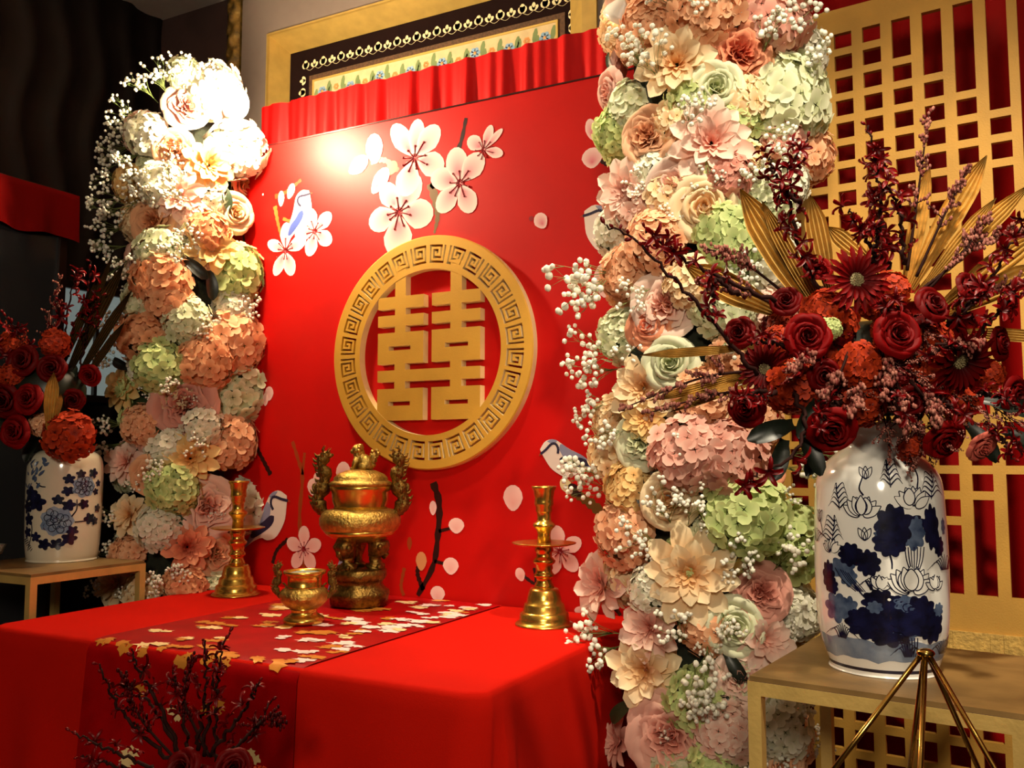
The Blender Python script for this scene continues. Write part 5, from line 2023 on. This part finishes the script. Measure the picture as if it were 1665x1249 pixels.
# ================================================================== DIM CORNER: CABINET, WINDOW
M_DARK = mat('cabinet_dark_wood', '1E0C08', 0.35, noise_amt=0.3)
M_GLASS = mat('cabinet_glass', '2A2A2C', 0.06, spec=0.6)
cab = thing('display_cabinet', 'tall dark glazed cabinet against the left wall behind the dim bouquet', 'cabinet', (-3.2, 1.8, 0))
cx0, cx1, cy0, cy1, ch = -3.42, -3.12, 1.35, 2.24, ZC + 1.0
for x in (cx0, cx1 - .03):
    for y in (cy0, (cy0 + cy1) / 2 - .015, cy1 - .03):
        MB().box(x, x + .03, y, y + .03, 0, ch).obj('post', M_DARK, cab)
for z in (.06, .5, .95, 1.4, ch - .05):
    MB().box(cx0 + .03, cx1 - .03, cy0 + .03, cy1 - .03, z, z + .02).obj('shelf', M_DARK, cab)
MB().box(cx0 - .005, cx1 + .01, cy0 - .01, cy1 + .01, ch, ch + .03).obj('top', M_DARK, cab)
MB().box(cx0, cx0 + .015, cy0 + .03, cy1 - .03, .06, ch).obj('back_panel', M_DARK, cab)
for y in (cy0 + .03, (cy0 + cy1) / 2 + .015):
    MB().box(cx1 - .018, cx1 - .014, y, y + (cy1 - cy0) / 2 - .045, .08, ch - .05).obj('glass_door', M_GLASS, cab)
# red cloth over the cabinet
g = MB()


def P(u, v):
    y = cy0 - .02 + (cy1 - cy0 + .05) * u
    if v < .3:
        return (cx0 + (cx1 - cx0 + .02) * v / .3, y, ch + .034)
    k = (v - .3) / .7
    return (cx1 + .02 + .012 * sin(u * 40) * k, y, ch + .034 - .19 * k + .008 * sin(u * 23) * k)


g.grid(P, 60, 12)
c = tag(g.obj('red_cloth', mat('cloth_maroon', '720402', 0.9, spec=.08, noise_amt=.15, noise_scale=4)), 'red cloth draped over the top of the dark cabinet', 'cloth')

# small window with a pale sky beyond, at the far end of the left wall
M_SKYP = mat('window_pane_dusk', '8A9AA0', 0.1, emit='9AA8A4', emit_s=.35, noise_amt=.5, noise_scale=6)
wn = MB().box(XL + .030, XL + .036, 2.36, 2.86, ZC + .27, ZC + .72).obj('window_1', M_SKYP)
struct(wn)
for (a, b, c, d) in ((2.33, 2.36, ZC + .24, ZC + .75), (2.86, 2.89, ZC + .24, ZC + .75), (2.36, 2.86, ZC + .72, ZC + .75), (2.36, 2.86, ZC + .24, ZC + .27), (2.60, 2.615, ZC + .27, ZC + .72)):
    MB().box(XL + .024, XL + .055, a, b, c, d).obj('window_frame', M_DARK, wn)
# narrow red panel standing behind the flower column
rp = thing('red_side_panel', 'narrow red lacquer panel with gilt line behind the left flower column', 'panel', (-2.86, 2.5, 0))
MB().box(-3.02, -2.60, 2.60, 2.63, 0, ZC - .03).obj('panel', mat('side_panel_red', '7A0806', 0.35), rp)
for x in (-2.99, -2.93):
    MB().box(x, x + .005, 2.594, 2.60, .05, ZC - .06).obj('gilt_line', M_GLT, rp)

# cut-glass bowl on the dim stand
gb = thing('glass_bowl', 'small cut-glass bowl on the dim stand beside the peony vase', 'bowl', (-2.74, 1.735, ZL))
MB().lathe([(0, 0), (.025, 0), (.026, .005), (.012, .012), (.014, .02), (.04, .035), (.052, .065), (.048, .065), (.037, .039), (.0, .026)], 12, lobes=6, amp=.04).obj('bowl_body', mat('cut_glass', 'F0E8DC', 0.05, trans=.85, spec=.7), gb, WM[gb.name])

# ================================================================== GOLD WIRE PYRAMID (front right)
ap = at(1505, 1062, 1.10)
wp = thing('wire_pyramid', 'gold wire geometric pyramid ornament in front of the vase stand', 'ornament', (ap.x, ap.y, 0))
zr = ap.z - .25
rr = .188
ang = [math.atan2(RT.y, RT.x) + radians(a) for a in (168, 239, 297, 38, 76)]
pts = [Vector((ap.x + rr * cos(a), ap.y + rr * sin(a), zr)) for a in ang]
low = [Vector((ap.x + .10 * cos(a), ap.y + .10 * sin(a), .004)) for a in ang]
order = [0, 1, 2, 3, 4]
for k in range(5):
    off = (pts[k] - ap) * .03
    k2 = (k + 1) % 5
    MB().tube([ap + Vector((off.x, off.y, 0)) * .6, pts[k]], .0034, 8).obj('rod', M_ROD, wp)
    MB().tube([pts[k], low[k]], .0034, 8).obj('rod', M_ROD, wp)
    MB().tube([pts[k], pts[k2]], .0034, 8).obj('rod', M_ROD, wp)
    MB().tube([low[k], low[k2]], .0034, 8).obj('rod', M_ROD, wp)
MB().ball(ap, (.011, .011, .006), 10, 6).obj('apex_joint', M_ROD, wp)


# ================================================================== FLOOD LAMPS CLIPPED TO THE BACKDROP
def flood(label, P, aim, power, size, s=1.0, grip=None):
    t = thing('flood_lamp', label, 'lamp', P)
    M = frame(Vector(P), Vector(aim) - Vector(P), s)
    g = MB()
    g.lathe([(0, -.045), (.02, -.045), (.024, -.03), (.045, -.005), (.05, .012), (.046, .012), (.04, .0), (0, -.004)], 24)
    g.obj('housing', mat('lamp_white', 'E8E2D4', 0.35), t, M)
    g = MB()
    g.lathe([(0, .004), (.03, .003), (.042, .001), (.042, -.002), (0, -.002)], 24)
    g.obj('lens', mat('lamp_lens', 'FFFFFF', 0.3, emit='FFF2D8', emit_s=25), t, M)
    g = MB()
    g.tube(curve([Vector(P) + Vector((0, .01, 0)), (Vector(P) + Vector((0, .08, .03))) if grip is None else Vector(P).lerp(Vector(grip), .5), Vector((P[0], YB + .012, ZB + .012)) if grip is None else Vector(grip)], 8), .006, 6)
    g.obj('clamp_arm', mat('lamp_arm', '4A4440', 0.4, metal=.6), t)
    d = (Vector(aim) - Vector(P)).normalized()
    if size:
        l = lamp('SPOT', P, aim, power, (1.0, .86, .62), spot_size=size, spot_blend=.6, shadow_soft_size=.03)
    else:
        l = lamp('POINT', P, aim, power, (1.0, .90, .70), shadow_soft_size=.035)
    l.name = 'flood_light'
    l.parent = t
    l.matrix_basis = WM[t.name].inverted() @ (Matrix.Translation(Vector(P) + d * (.02 if size else .02) * s) @ d.to_track_quat('-Z', 'Y').to_matrix().to_4x4())


PL1 = at(384, 168, 2.99)
gl = thing('globe_lamp', 'glaring white globe lamp at the top of the far flower column', 'lamp', PL1)
MB().ball(PL1, (.042, .042, .054), 20, 14).obj('globe', mat('lamp_globe', 'FFFFFF', 0.4, emit='FFE7BE', emit_s=900), gl)
ga = (Vector((-2.537, 2.31, PL1.z - .05)) - PL1).normalized()
MB().lathe([(0, .085), (.018, .085), (.022, .06), (.024, .040), (0, .040)], 20).obj('lamp_socket', mat('lamp_white', 'E8E2D4', 0.35), gl, frame(PL1, ga))
MB().tube([PL1 + ga * .08, Vector((-2.537, 2.31, PL1.z - .05))], .006, 6).obj('clamp_arm', mat('lamp_white', 'E8E2D4', 0.35), gl)
PL2 = at(1012, 22, 2.33)
flood('white flood lamp clipped above the backdrop by the near flower column', PL2, bp(905, 330), 42, radians(56))
